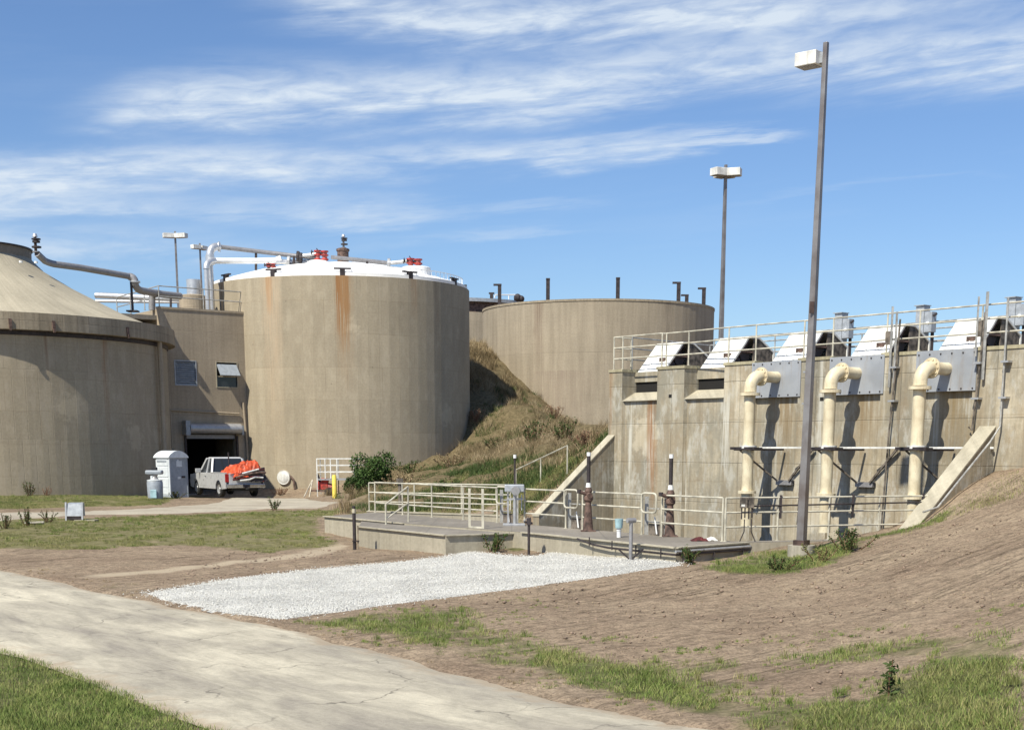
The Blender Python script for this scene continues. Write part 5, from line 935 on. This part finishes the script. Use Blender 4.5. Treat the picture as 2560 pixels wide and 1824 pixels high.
pt('handhole_cover', lambda m: m.box(bp.x-.05, bp.x+.05, bp.y-.125, bp.y-.1, ct+5.2, ct+5.45), M['brown'], big)
lb2 = W(1801, 900, 60); lamp(Vector((lb2.x, 60, 3.8)), W(1815, 412, 60).z, .2, .11, 'two headed lamp post standing behind the pump wall', [((-.85, -.5), .62, .02), ((.85, -.3), .62, .02), ((-.5, .85), .5, .02), ((.5, .85), .5, .02)], rz=R(20), hs=1.1)
l3 = W(446, 770, 120); lamp(Vector((l3.x, 120, .8)), W(442, 578, 120).z, .24, .16, 'far two headed lamp post left of the tall silver riser pipes', [((-.9, -.4), .95, .05), ((.9, -.3), 1.0, .05)], rz=R(15), hs=1.3)
l4 = W(506, 770, 135); lamp(Vector((l4.x, 135, .8)), W(502, 608, 135).z, .24, .16, 'farthest lamp post just beside the silver riser pipes', [((-.7, -.7), .8, .05), ((.4, .8), .8, .05)], rz=R(15), hs=1.3)
# ================================================================== yard objects
# portable toilet
p = G(427, 1244); al = R(38)
t = thing('portable_toilet', p, 'white portable toilet cabin, its shaded side coloured grey, beside the garage door', 'portable toilet', rz=0)
n1_ = Vector((-math.sin(al), -math.cos(al), 0)); n2_ = Vector((math.cos(al), -math.sin(al), 0)); w_ = 1.12
def PJ(x, y, z): return p-n2_*0+(-n2_)*(w_-x)*1+(-n1_)*y+Vector((0, 0, z))   # x along the front face, y inwards
pt('base_skid', lambda m: m.fbox(PJ, .02, w_-.02, .02, w_-.02, -.05, .12), M['cabgrey'], t)
pt('side_wall', lambda m: m.fbox(PJ, .04, w_-.04, .03, .07, .12, 1.98), M['plastic'], t)
for z0, z1_, x0, x1 in ((1.55, 1.9, .12, 1.0), (1.0, 1.5, .15, .97), (.5, .95, .15, .97), (.16, .45, .15, .97)): pt('moulded_panel', lambda m: m.fbox(PJ, x0, x1, .008, .027, z0, z1_), M['plastic'], t, bevel=.02)
pt('vent_slot', lambda m: m.fbox(PJ, .16, .9, -.004, .006, 1.72, 1.82), M['cabgrey'], t)
pt('side_wall', lambda m: m.fbox(PJ, .04, w_-.04, w_-.07, w_-.03, .12, 1.98), M['plastic'], t); pt('rear_wall', lambda m: m.fbox(PJ, .04, .08, .071, w_-.071, .12, 1.98), M['cabgrey'], t)
dr = pt('door', lambda m: m.fbox(PJ, w_-.08, w_-.03, .071, w_-.071, .12, 1.98).prism([(.1, 1.98), (w_-.1, 1.98), (w_-.2, 2.12), (w_/2, 2.2), (.2, 2.12)], w_-.075, w_-.035, lambda x, y, z: PJ(z, x, y)), M['cabgrey'], t)  # grey puts the shade on this face of the white cabin into colour
pt('vent_window', lambda m: m.fbox(PJ, w_-.028, w_-.02, .45, .8, 1.5, 1.78).fbox(PJ, w_-.028, w_-.02, .52, .6, 1.78, 1.85), M['plastic'], dr); pt('latch', lambda m: m.fbox(PJ, w_-.028, w_-.0, .75, .95, .95, 1.05), M['dark'], dr); pt('sign_panel', lambda m: m.fbox(PJ, w_-.028, w_-.02, .5, .68, .9, 1.02), M['plastic'], dr)
for y in (.0, w_-.05): pt('corner_post', lambda m: m.fbox(PJ, w_-.05, w_+.0, y, y+.05, .0, 1.98), M['plastic'] if y == 0 else M['cabgrey'], t)
mb = MB(); n_ = 12; prof = [(-.05+(w_+.1)*i/n_, 1.98+.3*math.sin(math.pi*i/n_)**.75) for i in range(n_+1)]
mb.prism([(a, b_) for a, b_ in prof]+[(w_+.05, 1.93), (-.05, 1.93)], -.04, w_+.04, lambda x, y, z: PJ(z, x, y)); mb.build('roof', M['plastic'], t)
pt('vent_stack', lambda m: m.cyl(PJ(.2, w_-.15, 2.0), PJ(.2, w_-.15, 2.38), .05, n=10), M['black'], t)
# hand wash station
p = G(389, 1247); t = thing('hand_wash_station', p, 'grey tub shaped hand wash station before the portable toilet', 'wash station')
mb = MB(); mb.lathe(p, [(.0, -.03), (.33, -.03), (.36, .1), (.38, .78), (.35, .84), (0, .86)], 20); mb.build('tank', M['cabgrey'], t, smooth=True)
pt('lid', lambda m: m.lathe(p, [(.36, .84), (.37, .9), (.2, .93), (0, .94)], 20), M['plastic'], t, smooth=True)
pt('neck', lambda m: m.lathe(p, [(.2, .92), (.13, 1.05), (.17, 1.15), (0, 1.16)], 14), M['grey'], t, smooth=True); pt('water_jug', lambda m: m.cyl(p+Vector((-.1, -.1, .93)), p+Vector((-.1, -.1, 1.1)), .07, n=10), M['plastic'], t)
pt('basin', lambda m: m.box(p.x-.4, p.x+.4, p.y-.22, p.y+.22, 1.16+p.z, 1.36+p.z), M['cabgrey'], t, bevel=.06); pt('towel_box', lambda m: m.box(p.x-.12, p.x+.14, p.y-.1, p.y+.1, 1.36+p.z, 1.5+p.z), M['black'], t, bevel=.02)
pt('splash_panel', lambda m: m.fbox(lambda x, y, z: p+Vector((x, y, z)), -.14, .16, -.41, -.37, .05, .45), M['teal'], t, bevel=.03)
# pickup truck, local: x right, y forward (rear bumper at 0), z up
def make_truck(p, rz):
    t = thing('pickup_truck', p, 'silver pickup truck backed out of the garage door, bed piled with orange plastic', 'pickup truck', rz=rz); k = dict(local=True)
    hw = .96; L_ = 5.45
    def arc_(cy, r, n=8): return [(cy+r*math.cos(math.pi*i/n), .38+r*math.sin(math.pi*i/n)) for i in range(n+1)][::-1]
    side = [(.12, .45)]+[(cy-r_, .45) if False else None for cy, r_ in ()]
    side = [(.12, .42)]+arc_(1.15, .43)+arc_(4.5, .43)+[(5.3, .42), (5.38, .7), (5.3, 1.02), (3.95, 1.12), (2.15, 1.14), (.1, 1.14)]
    side = [(.12, .42)]+[(a, b_) for a, b_ in arc_(1.15, .43)]+[(a, b_) for a, b_ in arc_(4.5, .43)]+side[-6:]
    for sx in (-1, 1):
        mb = MB(); x0, x1 = (hw-.05, hw) if sx > 0 else (-hw, -hw+.05); mb.prism(side, x0, x1, lambda x, y, z: Vector((z, x, y))); mb.build('side_panel', M['truck'], t, **k)
    pt('bed_floor', lambda m: m.box(-hw+.05, hw-.05, .1, 2.2, .62, .68), M['dark'], t, **k); pt('bed_front', lambda m: m.box(-hw+.05, hw-.05, 2.12, 2.18, .62, 1.14), M['truck'], t, **k)
    tg = pt('tailgate', lambda m: m.box(-.8, .8, .05, .11, .62, 1.14), M['truck'], t, bevel=.01, **k); pt('handle', lambda m: m.box(-.1, .1, .03, .05, .95, 1.02), M['black'], tg, **k)
    mb = MB(); mb.add([Vector(v) for v in ((-hw+.05, 2.18, .5), (hw-.05, 2.18, .5), (hw-.05, 5.3, .5), (-hw+.05, 5.3, .5), (-hw+.05, 2.18, 1.13), (hw-.05, 2.18, 1.13), (hw-.07, 3.95, 1.11), (-hw+.07, 3.95, 1.11), (hw-.1, 5.28, 1.0), (-hw+.1, 5.28, 1.0))],
        [(0, 3, 2, 1), (0, 1, 5, 4), (4, 5, 6, 7), (7, 6, 8, 9), (9, 8, 2, 3), (1, 2, 8, 6, 5), (0, 4, 7, 9, 3)]); mb.build('hood', M['truck'], t, **k)
    # cab: pillars and roof round dark glass
    bl_ = [(-.88, 2.22, 1.14), (.88, 2.22, 1.14), (.88, 3.95, 1.12), (-.88, 3.95, 1.12)]; tp_ = [(-.74, 2.42, 1.80), (.74, 2.42, 1.80), (.72, 3.30, 1.80), (-.72, 3.30, 1.80)]
    ins_ = lambda q, s: Vector((q[0]*s, (q[1]-3)*s+3, q[2]))
    pt('cab_glass', lambda m: m.add([ins_(q, .985) for q in bl_]+[ins_(q, .985) for q in tp_], [(3, 2, 1, 0), (4, 5, 6, 7), (0, 1, 5, 4), (1, 2, 6, 5), (2, 3, 7, 6), (3, 0, 4, 7)]), M['glass'], t, **k)
    for i in range(4): pt('pillar', lambda m: m.bar(bl_[i], tp_[i], .09), M['truck'], t, **k)
    for sx in (-1, 1): pt('pillar', lambda m: m.bar((.89*sx, 3.0, 1.12), (.74*sx, 2.95, 1.8), .07), M['truck'], t, **k)
    pt('roof', lambda m: m.add([Vector((x*1.03, (y-2.9)*1.03+2.9, z)) for x, y, z in tp_]+[Vector((x*.9, (y-2.9)*.85+2.9, z+.075)) for x, y, z in tp_], [(3, 2, 1, 0), (4, 5, 6, 7), (0, 1, 5, 4), (1, 2, 6, 5), (2, 3, 7, 6), (3, 0, 4, 7)]), M['truck'], t, bevel=.02, **k)
    for sx in (-1, 1):
        d_ = pt('door', lambda m: m.fbox(lambda x, y, z: Vector((x*sx, y, z)), hw+.001, hw+.012, 2.75, 3.8, .5, 1.1), M['truck'], t, bevel=.005, **k)
        pt('handle', lambda m: m.box(min(sx*hw, sx*(hw+.04)), max(sx*hw, sx*(hw+.04)), 2.85, 3.0, .95, .99), M['chrome'], d_, **k)
        pt('mirror', lambda m: m.box(min(sx*.93, sx*1.2), max(sx*.93, sx*1.2), 3.7, 3.8, 1.12, 1.32), M['truck'], t, bevel=.02, **k)
        pt('taillight', lambda m: m.box(min(sx*.8, sx*.965), max(sx*.8, sx*.965), .06, .16, .72, 1.1), M['taillight'], t, bevel=.01, **k)
        pt('bed_rail', lambda m: m.box(min(sx*.88, sx*.97), max(sx*.88, sx*.97), .08, 2.2, 1.141, 1.17), M['truck'], t, **k)
        for y in (1.15, 4.5):
            w = pt('wheel', lambda m: m.lathe((0, 0, 0), [(.22, -.11), (.34, -.11), (.375, -.07), (.375, .07), (.34, .11), (.22, .11)], 24), M['black'], t, smooth=True, **k); w.location = (sx*.82, y, .375); w.rotation_euler = (0, R(90), 0)
            pt('rim', lambda m: m.lathe((0, 0, 0), [(.0, .08), (.08, .1), (.1, .06), (.2, .1), (.225, .12), (.225, -.1), (0, -.1)] if sx > 0 else [(.0, -.08), (.08, -.1), (.1, -.06), (.2, -.1), (.225, -.12), (.225, .1), (0, .1)], 20), M['metal'], w, smooth=True, **k)
    bm_ = pt('bumper', lambda m: m.box(-.95, .95, -.1, .06, .45, .64), M['chrome'], t, bevel=.03, **k); pt('licence_plate', lambda m: m.box(-.17, .17, -.115, -.102, .47, .61), M['dark'], bm_, **k); pt('hitch', lambda m: m.box(-.05, .05, -.28, -.1, .38, .46), M['black'], t, **k)
    pt('chassis', lambda m: m.box(-.6, .6, .3, 5.2, .3, .5), M['black'], t, **k)
    for sx in (-1, 1): pt('headlight', lambda m: m.box(min(sx*.6, sx*.9), max(sx*.6, sx*.9), 5.3, 5.37, .75, .98), M['glass'], t, **k)
    return t
tp = G(614, 1247); tp = Vector((tp.x-.25, tp.y+1.5, H(tp.x, tp.y)+.03)); TR = R(31); TS = 1.07; make_truck(tp, TR).scale = (TS, TS, TS)
def TK(x, y, z):
    x, y, z = x*TS, y*TS, z*TS; return tp+Vector((x*math.cos(TR)-y*math.sin(TR), x*math.sin(TR)+y*math.cos(TR), z))
o = thing('orange_tarp', TK(0, 1, 1.2), 'bright orange folded plastic sheeting heaped in the truck bed', 'tarp')
def heap(m, x0, x1, y0, y1, zf, n=16, rg=.06):
    V_ = [TK(x0+(x1-x0)*i/(n-1), y0+(y1-y0)*j/(n-1), zf(i/(n-1), j/(n-1))+random.uniform(-rg, rg)) for j in range(n) for i in range(n)]
    m.add(V_, [(j*n+i, j*n+i+1, (j+1)*n+i+1, (j+1)*n+i) for j in range(n-1) for i in range(n-1)])
ef = lambda a, b_: min(1, 6*a, 6*(1-a), 6*b_, 6*(1-b_))
pt('upper_fold', lambda m: heap(m, -.75, .95, .0, 1.6, lambda a, b_: 1.1+ef(a, b_)*(.18+.46*a+.09*math.sin(9*b_))), M['orange'], o)
pt('hanging_fold', lambda m: heap(m, -.6, .1, -.15, .5, lambda a, b_: .95+ef(a, b_)*(.2+.2*a), rg=.05), M['orange'], o)
o = thing('scrap_load', TK(.3, 0, .9), 'dark hoses and pale pipes hanging over the truck tailgate under the orange sheeting', 'load')
for i in range(7):
    y = random.uniform(-.2, .2); pt('hose', lambda m: m.tube(arc(TK(-.7+i*.05, y, .78+i*.05), TK(.1, y-.15, .95+i*.05+random.uniform(-.1, .1)), TK(.95, y, .95+i*.07), 7), .05, 8), M[['dark', 'maroon', 'dark', 'rust', 'hoodin', 'maroon', 'dark'][i]], o, smooth=True)
pt('pale_pipe', lambda m: m.cyl(TK(-.2, -.12, 1.12), TK(.6, -.2, 1.32), .045, n=10), M['hood'], o); pt('pale_pipe', lambda m: m.tube([TK(-.35, -.2, .8), TK(.1, -.25, .84), TK(.4, -.22, .96), TK(.8, -.2, .92)], .045, 8), M['hood'], o)
pt('black_bag', lambda m: heap(m, .2, 1.05, -.2, .6, lambda a, b_: .75+ef(a, b_)*.5, rg=.04), M['dark'], o)
pt('whip', lambda m: m.cyl(TK(-.1, 1.9, 1.1), TK(-.12, 1.95, 2.1), .035, n=6), M['dark'], o)
# bollard
p = G(837, 1247); t = thing('bollard', p, 'yellow pipe bollard with a domed top at the edge of the yard drive', 'bollard'); hh = W(837, 1186, p.y).z-p.z
pt('post', lambda m: m.lathe(p, [(.115, -.1), (.115, hh-.07), (.09, hh-.02), (0, hh)], 20), M['yellow'], t, smooth=True)
# railed platform behind
pp = W(855, 1196, 77); t = thing('access_platform', (pp.x, pp.y, H(pp.x, pp.y)), 'pale railed platform against the domed tank beside the bush', 'platform'); za_ = pp.z; zg = H(pp.x, pp.y)
def AP(x, y, z): return Vector((pp.x+x, 77+y, z))
x0, x1 = W(793, 1196, 77).x-pp.x, W(917, 1196, 77).x-pp.x
pt('walkway', lambda m: m.fbox(AP, x0, x1, 0, 1.4, za_-.08, za_), M['metal'], t)
for z in (.36, .72, 1.08):
    for y in (0, 1.4): pt('rail', lambda m: m.bar(AP(x0, y, za_+z), AP(x1, y, za_+z), .05), M['hood'], t)
    pt('rail', lambda m: m.bar(AP(x0, 0, za_+z), AP(x0, 1.4, za_+z), .05), M['hood'], t)
for x in (x0, x0+.45, x0+.75, x0+1.1, x0+2.05, x1): pt('post', lambda m: m.bar(AP(x, 0, zg-.1 if x in (x0, x1) else za_), AP(x, 0, za_+1.08), .055), M['hood'], t)
for x in (x0, x0+1.0, x1): pt('post', lambda m: m.bar(AP(x, 1.4, zg), AP(x, 1.4, za_+1.08), .055), M['railgrey'], t)
# red pump
p = G(805, 1243); t = thing('red_pump', p, 'rusty red wheeled pump with an A frame hitch behind the yellow bollard', 'pump'); Q = lambda x, y, z: p+Vector((x, y+.6, z))
pt('frame', lambda m: m.bar(Q(-.7, 0, .35), Q(.7, 0, .3), .08).bar(Q(-.7, .5, .35), Q(.7, .5, .3), .08).bar(Q(.6, 0, .3), Q(.6, .5, .3), .08), M['rust'], t)
eb = pt('engine_block', lambda m: m.fbox(Q, -.35, .25, .05, .45, .4, .85), M['red'], t, bevel=.04); pt('housing', lambda m: m.cyl(Q(.25, .25, .55), Q(.65, .25, .5), .22, .15, n=14), M['pinkred'], t, smooth=True)
pt('exhaust', lambda m: m.cyl(Q(-.2, .25, .8), Q(-.35, .25, 1.25), .07, n=8), M['dark'], eb); pt('fuel_tank', lambda m: m.cyl(Q(-.1, .1, .92), Q(.3, .1, .9), .12, n=12), M['red'], eb, smooth=True)
for y in (-.08, .58): w = pt('wheel', lambda m: m.cyl(Q(.35, y-.06, .25), Q(.35, y+.06, .25), .27, n=18), M['black'], t, smooth=True)
pt('hitch_frame', lambda m: m.bar(Q(-.6, .2, .95), Q(-1.05, -.2, -.0), .05).bar(Q(-.6, .2, .95), Q(-.75, -.25, 0), .05), M['lumber'], t)
# grey low enclosure and slabs in the near left grass
p = G(186, 1302); t = thing('grey_vent_box', p, 'small grey sloped metal box on legs in the lawn at the far left', 'utility box'); Q = lambda x, y, z: p+Vector((x, y, z))
pt('housing', lambda m: m.add([Q(-.27, 0, .18), Q(.27, 0, .18), Q(.27, .45, .18), Q(-.27, .45, .18), Q(-.27, .1, .62), Q(.27, .1, .62), Q(.27, .42, .66), Q(-.27, .42, .66)], [(3, 2, 1, 0), (4, 5, 6, 7), (0, 1, 5, 4), (1, 2, 6, 5), (2, 3, 7, 6), (3, 0, 4, 7)]), M['box'], t)
pt('side_flange', lambda m: m.bar(Q(-.3, .0, 0), Q(-.3, .08, .68), .06), M['metal'], t); pt('side_flange', lambda m: m.bar(Q(.3, .0, 0), Q(.3, .08, .68), .06), M['metal'], t)
pt('grille', lambda m: m.fbox(Q, -.26, .26, .02, .06, .04, .17), M['dark'], t); pt('pad', lambda m: m.fbox(Q, .0, .75, -.05, .5, -.1, .04), M['capstone'], t)
p = G(88, 1312); t = thing('lumber_plank', p, 'short pale plank lying on the soil at the far left', 'plank'); pt('board', lambda m: m.bar(p+Vector((-.35, 0, .08)), p+Vector((.28, .1, .1)), .2, .05), M['lumber'], t); pt('dark_block', lambda m: m.bar(p+Vector((-.1, .1, .02)), p+Vector((.25, .15, .03)), .25, .08), M['hoodin'], t)
pt('stake', lambda m: m.bar(p+Vector((-.22, -.1, -.15)), p+Vector((-.2, -.1, .35)), .04), M['dark'], t)
# ------------------------------------------------------------------ plants
bush(G(925, 1228), 2.3, 2.1, 5200, .085, M['bush'], 'dark green rounded bush against the base of the domed tank')
bush(G(872, 1240)+Vector((0, 2.2, 0)), 1.3, 1.1, 1600, .06, M['bush'], 'smaller green shrub under the railed platform', lobes=6)
plant('weed', G(1025, 1195), 1.0, 2.4, 900, .07, M['weed'], 'green weed patch at the right foot of the domed tank', 'weed', 16)
W_ = 'weeds by the tank wall'
plant('weed', G(42, 1238), 1.05, .7, 420, .05, M['weed'], 'tall upright green weeds against the left tank wall', 'weed', 10, W_)
plant('weed', G(74, 1240), .75, .8, 420, .05, M['weed'], 'wider green weed clump right of the tallest weeds at the left tank', 'weed', 9, W_)
plant('weed', G(116, 1240), .5, .6, 120, .04, M['dead'], 'reddish dried weed stalks beside the left tank', 'weed', 12, W_)
plant('weed', G(285, 1238), .75, .9, 350, .05, M['weed'], 'green weeds at the left tank wall left of the wash station', 'weed', 10, W_)
plant('weed', G(440, 1246), .4, 1.3, 400, .045, M['weed'], 'low green weeds at the foot of the portable toilet', 'weed', 9, W_)
plant('weed', G(685, 1275), .55, .9, 420, .05, M['weed'], 'bushy green weed alone in the lawn before the domed tank', 'weed', 9)
plant('weed', G(68, 1316), .7, .6, 380, .045, M['weed'], 'green weed beside the plank in the left soil', 'weed', 8)
plant('weed', G(12, 1322), .65, .6, 320, .045, M['weed'], 'green weed cut by the left picture edge', 'weed', 8)
plant('weed', G(120, 1308), .5, 1.2, 320, .04, M['weed'], 'thin green weeds left of the small grey box', 'weed', 10)
plant('weed', G(700, 1240), .5, 1.6, 420, .05, M['dead'], 'dried reddish weeds under the round hatch of the domed tank', 'weed', 20)
plant('weed', G(1235, 1380), .55, .9, 650, .05, M['weed'], 'green weed clump in the notch before the deck', 'weed', 10)
plant('weed', G(1726, 1408), .4, 1.1, 500, .045, M['weed'], 'dark green weeds under the right deck corner', 'weed', 10)
plant('weed', G(2120, 1378), .55, 1.3, 900, .045, M['weed'], 'bushy green weeds right of the lamp post footing', 'weed', 16)
plant('weed', G(2050, 1405), .4, 1.0, 500, .04, M['lawn'], 'yellow green weeds just right of the lamp footing', 'weed', 12)
plant('weed', G(1950, 1425), .3, 1.2, 600, .04, M['weed'], 'low green weeds in front of the lamp footing', 'weed', 12)
plant('thistle', G(2222, 1745), .42, .22, 120, .05, M['weed'], 'spiky upright thistle in the near right grass', 'thistle', 3)
for px, py, h, w, n, lb, m in ((1330, 1120, 1.4, 2.2, 900, 'broad green weeds high on the mound left of the far tank foot', 'weed'), (1412, 1112, 1.3, 1.6, 800, 'green weed clump at the right end of the mound', 'weed'), (1250, 1130, 1.0, 2.4, 700, 'mid green weeds in the middle of the mound', 'weed'), (1190, 1060, 1.0, 2.0, 700, 'dry tangled stalks high on the shaded mound', 'dead'), (1130, 1170, .9, 2.4, 700, 'dry pale brush at the lower left of the mound', 'straw'), (1010, 1225, .8, 2.4, 700, 'dry pale brush between the bush and the deck rail', 'straw'), (1385, 1050, 1.1, 1.4, 400, 'dark dead stalks against the far tank', 'dead'), (1460, 1120, .8, 1.6, 400, 'dry stalks beside the top of the left wing wall', 'dead'), (1120, 1225, .5, 2.6, 700, 'low green growth behind the back rail', 'weed')):
    plant('weed', G(px, py), h, w, n, .07, M[m], lb, 'weed', 18, 'weeds on the mound')
# ------------------------------------------------------------------ world, sun, render
SUNV = Vector((-.585, -.811, 0)).normalized()*math.cos(R(50))+Vector((0, 0, math.sin(R(50))))
sl = bpy.data.lights.new('sun', 'SUN'); sl.energy = 5.0; sl.angle = R(.53); sl.color = (1, .955, .835); so = bpy.data.objects.new('sun', sl); COL.objects.link(so)
so.rotation_euler = SUNV.to_track_quat('Z', 'Y').to_euler()
wd = bpy.data.worlds.new('World'); S.world = wd; wd.use_nodes = True; nt = wd.node_tree; N, L = nt.nodes, nt.links
bg = N['Background']; sky = N.new('ShaderNodeTexSky'); sky.sky_type = 'NISHITA'; sky.sun_disc = False; sky.sun_elevation = R(50); sky.sun_rotation = math.atan2(SUNV.x, SUNV.y)
sky.altitude = 0; sky.air_density = 1.0; sky.dust_density = .4; sky.ozone_density = 2.0
tc = N.new('ShaderNodeTexCoord').outputs['Generated']; s3 = sep(nt, tc)
az = mth(nt, 'ARCTAN2', s3[0], s3[1]); el = mth(nt, 'ARCTAN2', s3[2], mth(nt, 'SQRT', mth(nt, 'ADD', mth(nt, 'MULTIPLY', s3[0], s3[0]), mth(nt, 'MULTIPLY', s3[1], s3[1]))))
AZR = .45; ELR = .5
az01 = mth(nt, 'DIVIDE', mth(nt, 'ADD', az, AZR), 2*AZR)
def ae(px, py):
    d = ray(px*1.1233, py*1.1233); return math.atan2(d.x, d.y), math.atan2(d.z, math.hypot(d.x, d.y))
def curve(pts):
    c = N.new('ShaderNodeFloatCurve'); L.new(az01, c.inputs['Value']); cv = c.mapping.curves[0]; pts = sorted(pts)
    while len(cv.points) < len(pts): cv.points.new(.5, .5)
    for p, (a, v) in zip(cv.points, pts): p.location = (a, v)
    c.mapping.update(); return c.outputs[0]
cv = N.new('ShaderNodeCombineXYZ'); tilt = mth(nt, 'SUBTRACT', el, mth(nt, 'MULTIPLY', az, .075))
L.new(mth(nt, 'MULTIPLY', az, 4.2), cv.inputs[0]); L.new(mth(nt, 'MULTIPLY', tilt, 34), cv.inputs[1]); cn1 = noise(nt, cv.outputs[0], 1.3, 8, .62, dist=.35)
cv2 = N.new('ShaderNodeCombineXYZ'); L.new(mth(nt, 'MULTIPLY', az, 21), cv2.inputs[0]); L.new(mth(nt, 'MULTIPLY', tilt, 90), cv2.inputs[1]); cn2 = noise(nt, cv2.outputs[0], 1.2, 6, .6, dist=.4)
warp = mth(nt, 'MULTIPLY_ADD', cn1, .050, -.025)
cmask = None
def band(ps):                         # (px, py, half thickness px, strength)
    global cmask
    e, w, st = [], [], []
    for px, py, t, s_ in ps:
        a, e_ = ae(px, py); a01 = (a+AZR)/(2*AZR); e.append((a01, e_/ELR)); w.append((a01, t*.85/3200/ELR*4)); st.append((a01, s_))
    ec = mth(nt, 'MULTIPLY', curve(e), ELR); wc = mth(nt, 'MULTIPLY', curve(w), ELR/4); sc = curve(st)
    d = mth(nt, 'DIVIDE', mth(nt, 'SUBTRACT', mth(nt, 'ADD', el, warp), ec), wc); g_ = mth(nt, 'EXPONENT', mth(nt, 'MULTIPLY', mth(nt, 'MULTIPLY', d, d), -1))
    m_ = mth(nt, 'MULTIPLY', g_, sc); cmask = m_ if cmask is None else mth(nt, 'ADD', cmask, m_)
band([(-300, -60, 80, 0), (450, -30, 60, 0), (750, 5, 55, .7), (1100, 45, 60, .9), (1500, 25, 55, .9), (1900, 10, 50, .6), (2279, -10, 40, .3), (2600, -30, 40, .2)])
band([(-300, 300, 30, 0), (60, 265, 20, 0), (300, 225, 45, .7), (700, 215, 55, .95), (1200, 200, 60, .95), (1500, 150, 60, .8), (1850, 130, 60, .8), (2279, 110, 62, .85), (2600, 100, 60, .8)])
band([(-300, 440, 50, .5), (0, 392, 42, .85), (400, 365, 48, .85), (800, 370, 45, .8), (1100, 345, 30, .75), (1450, 315, 20, .6), (1700, 298, 12, .55), (1840, 290, 10, 0), (2279, 280, 10, 0)])
band([(-300, 500, 40, .5), (0, 450, 30, .5), (500, 475, 32, .55), (900, 465, 24, .4), (1050, 460, 18, .2), (1250, 445, 10, .2), (1400, 440, 10, 0), (2279, 440, 10, 0)])
band([(-300, 560, 50, .5), (0, 540, 40, .5), (400, 550, 35, .4), (700, 560, 30, .1), (900, 530, 20, .1), (1100, 520, 14, .25), (1400, 500, 14, 0), (1900, 410, 10, .12), (2279, 400, 10, 0)])
wis = ramp(nt, cn1, [(.28, .3), (.55, 1.15), (.8, 1.4)]); wis2 = ramp(nt, cn2, [(.32, .5), (.62, 1.12)])
cm = mth(nt, 'MULTIPLY', mth(nt, 'MULTIPLY', cmask, wis), wis2, clamp=True); cm = mth(nt, 'MULTIPLY', cm, .88)
cm = mth(nt, 'ADD', cm, ramp(nt, noise(nt, cv.outputs[0], .6, 6, .6), [(.5, 0), (.8, .10)]), clamp=True)
skyc = mix(nt, 1.0, sky.outputs[0], (SKYT if 'SKYT' in globals() else (.71, .845, 1.05)), 'MULTIPLY')
L.new(mix(nt, cm, skyc, (6.2, 6.9, 7.6)), bg.inputs['Color']); bg.inputs['Strength'].default_value = .1
S.view_settings.view_transform = 'Standard'; S.view_settings.look = 'None'; S.view_settings.exposure = .3; S.view_settings.gamma = 1
S.render.engine = 'CYCLES'; S.render.resolution_x = 1024; S.render.resolution_y = 729
S.cycles.max_bounces = 6; S.cycles.use_denoising = True
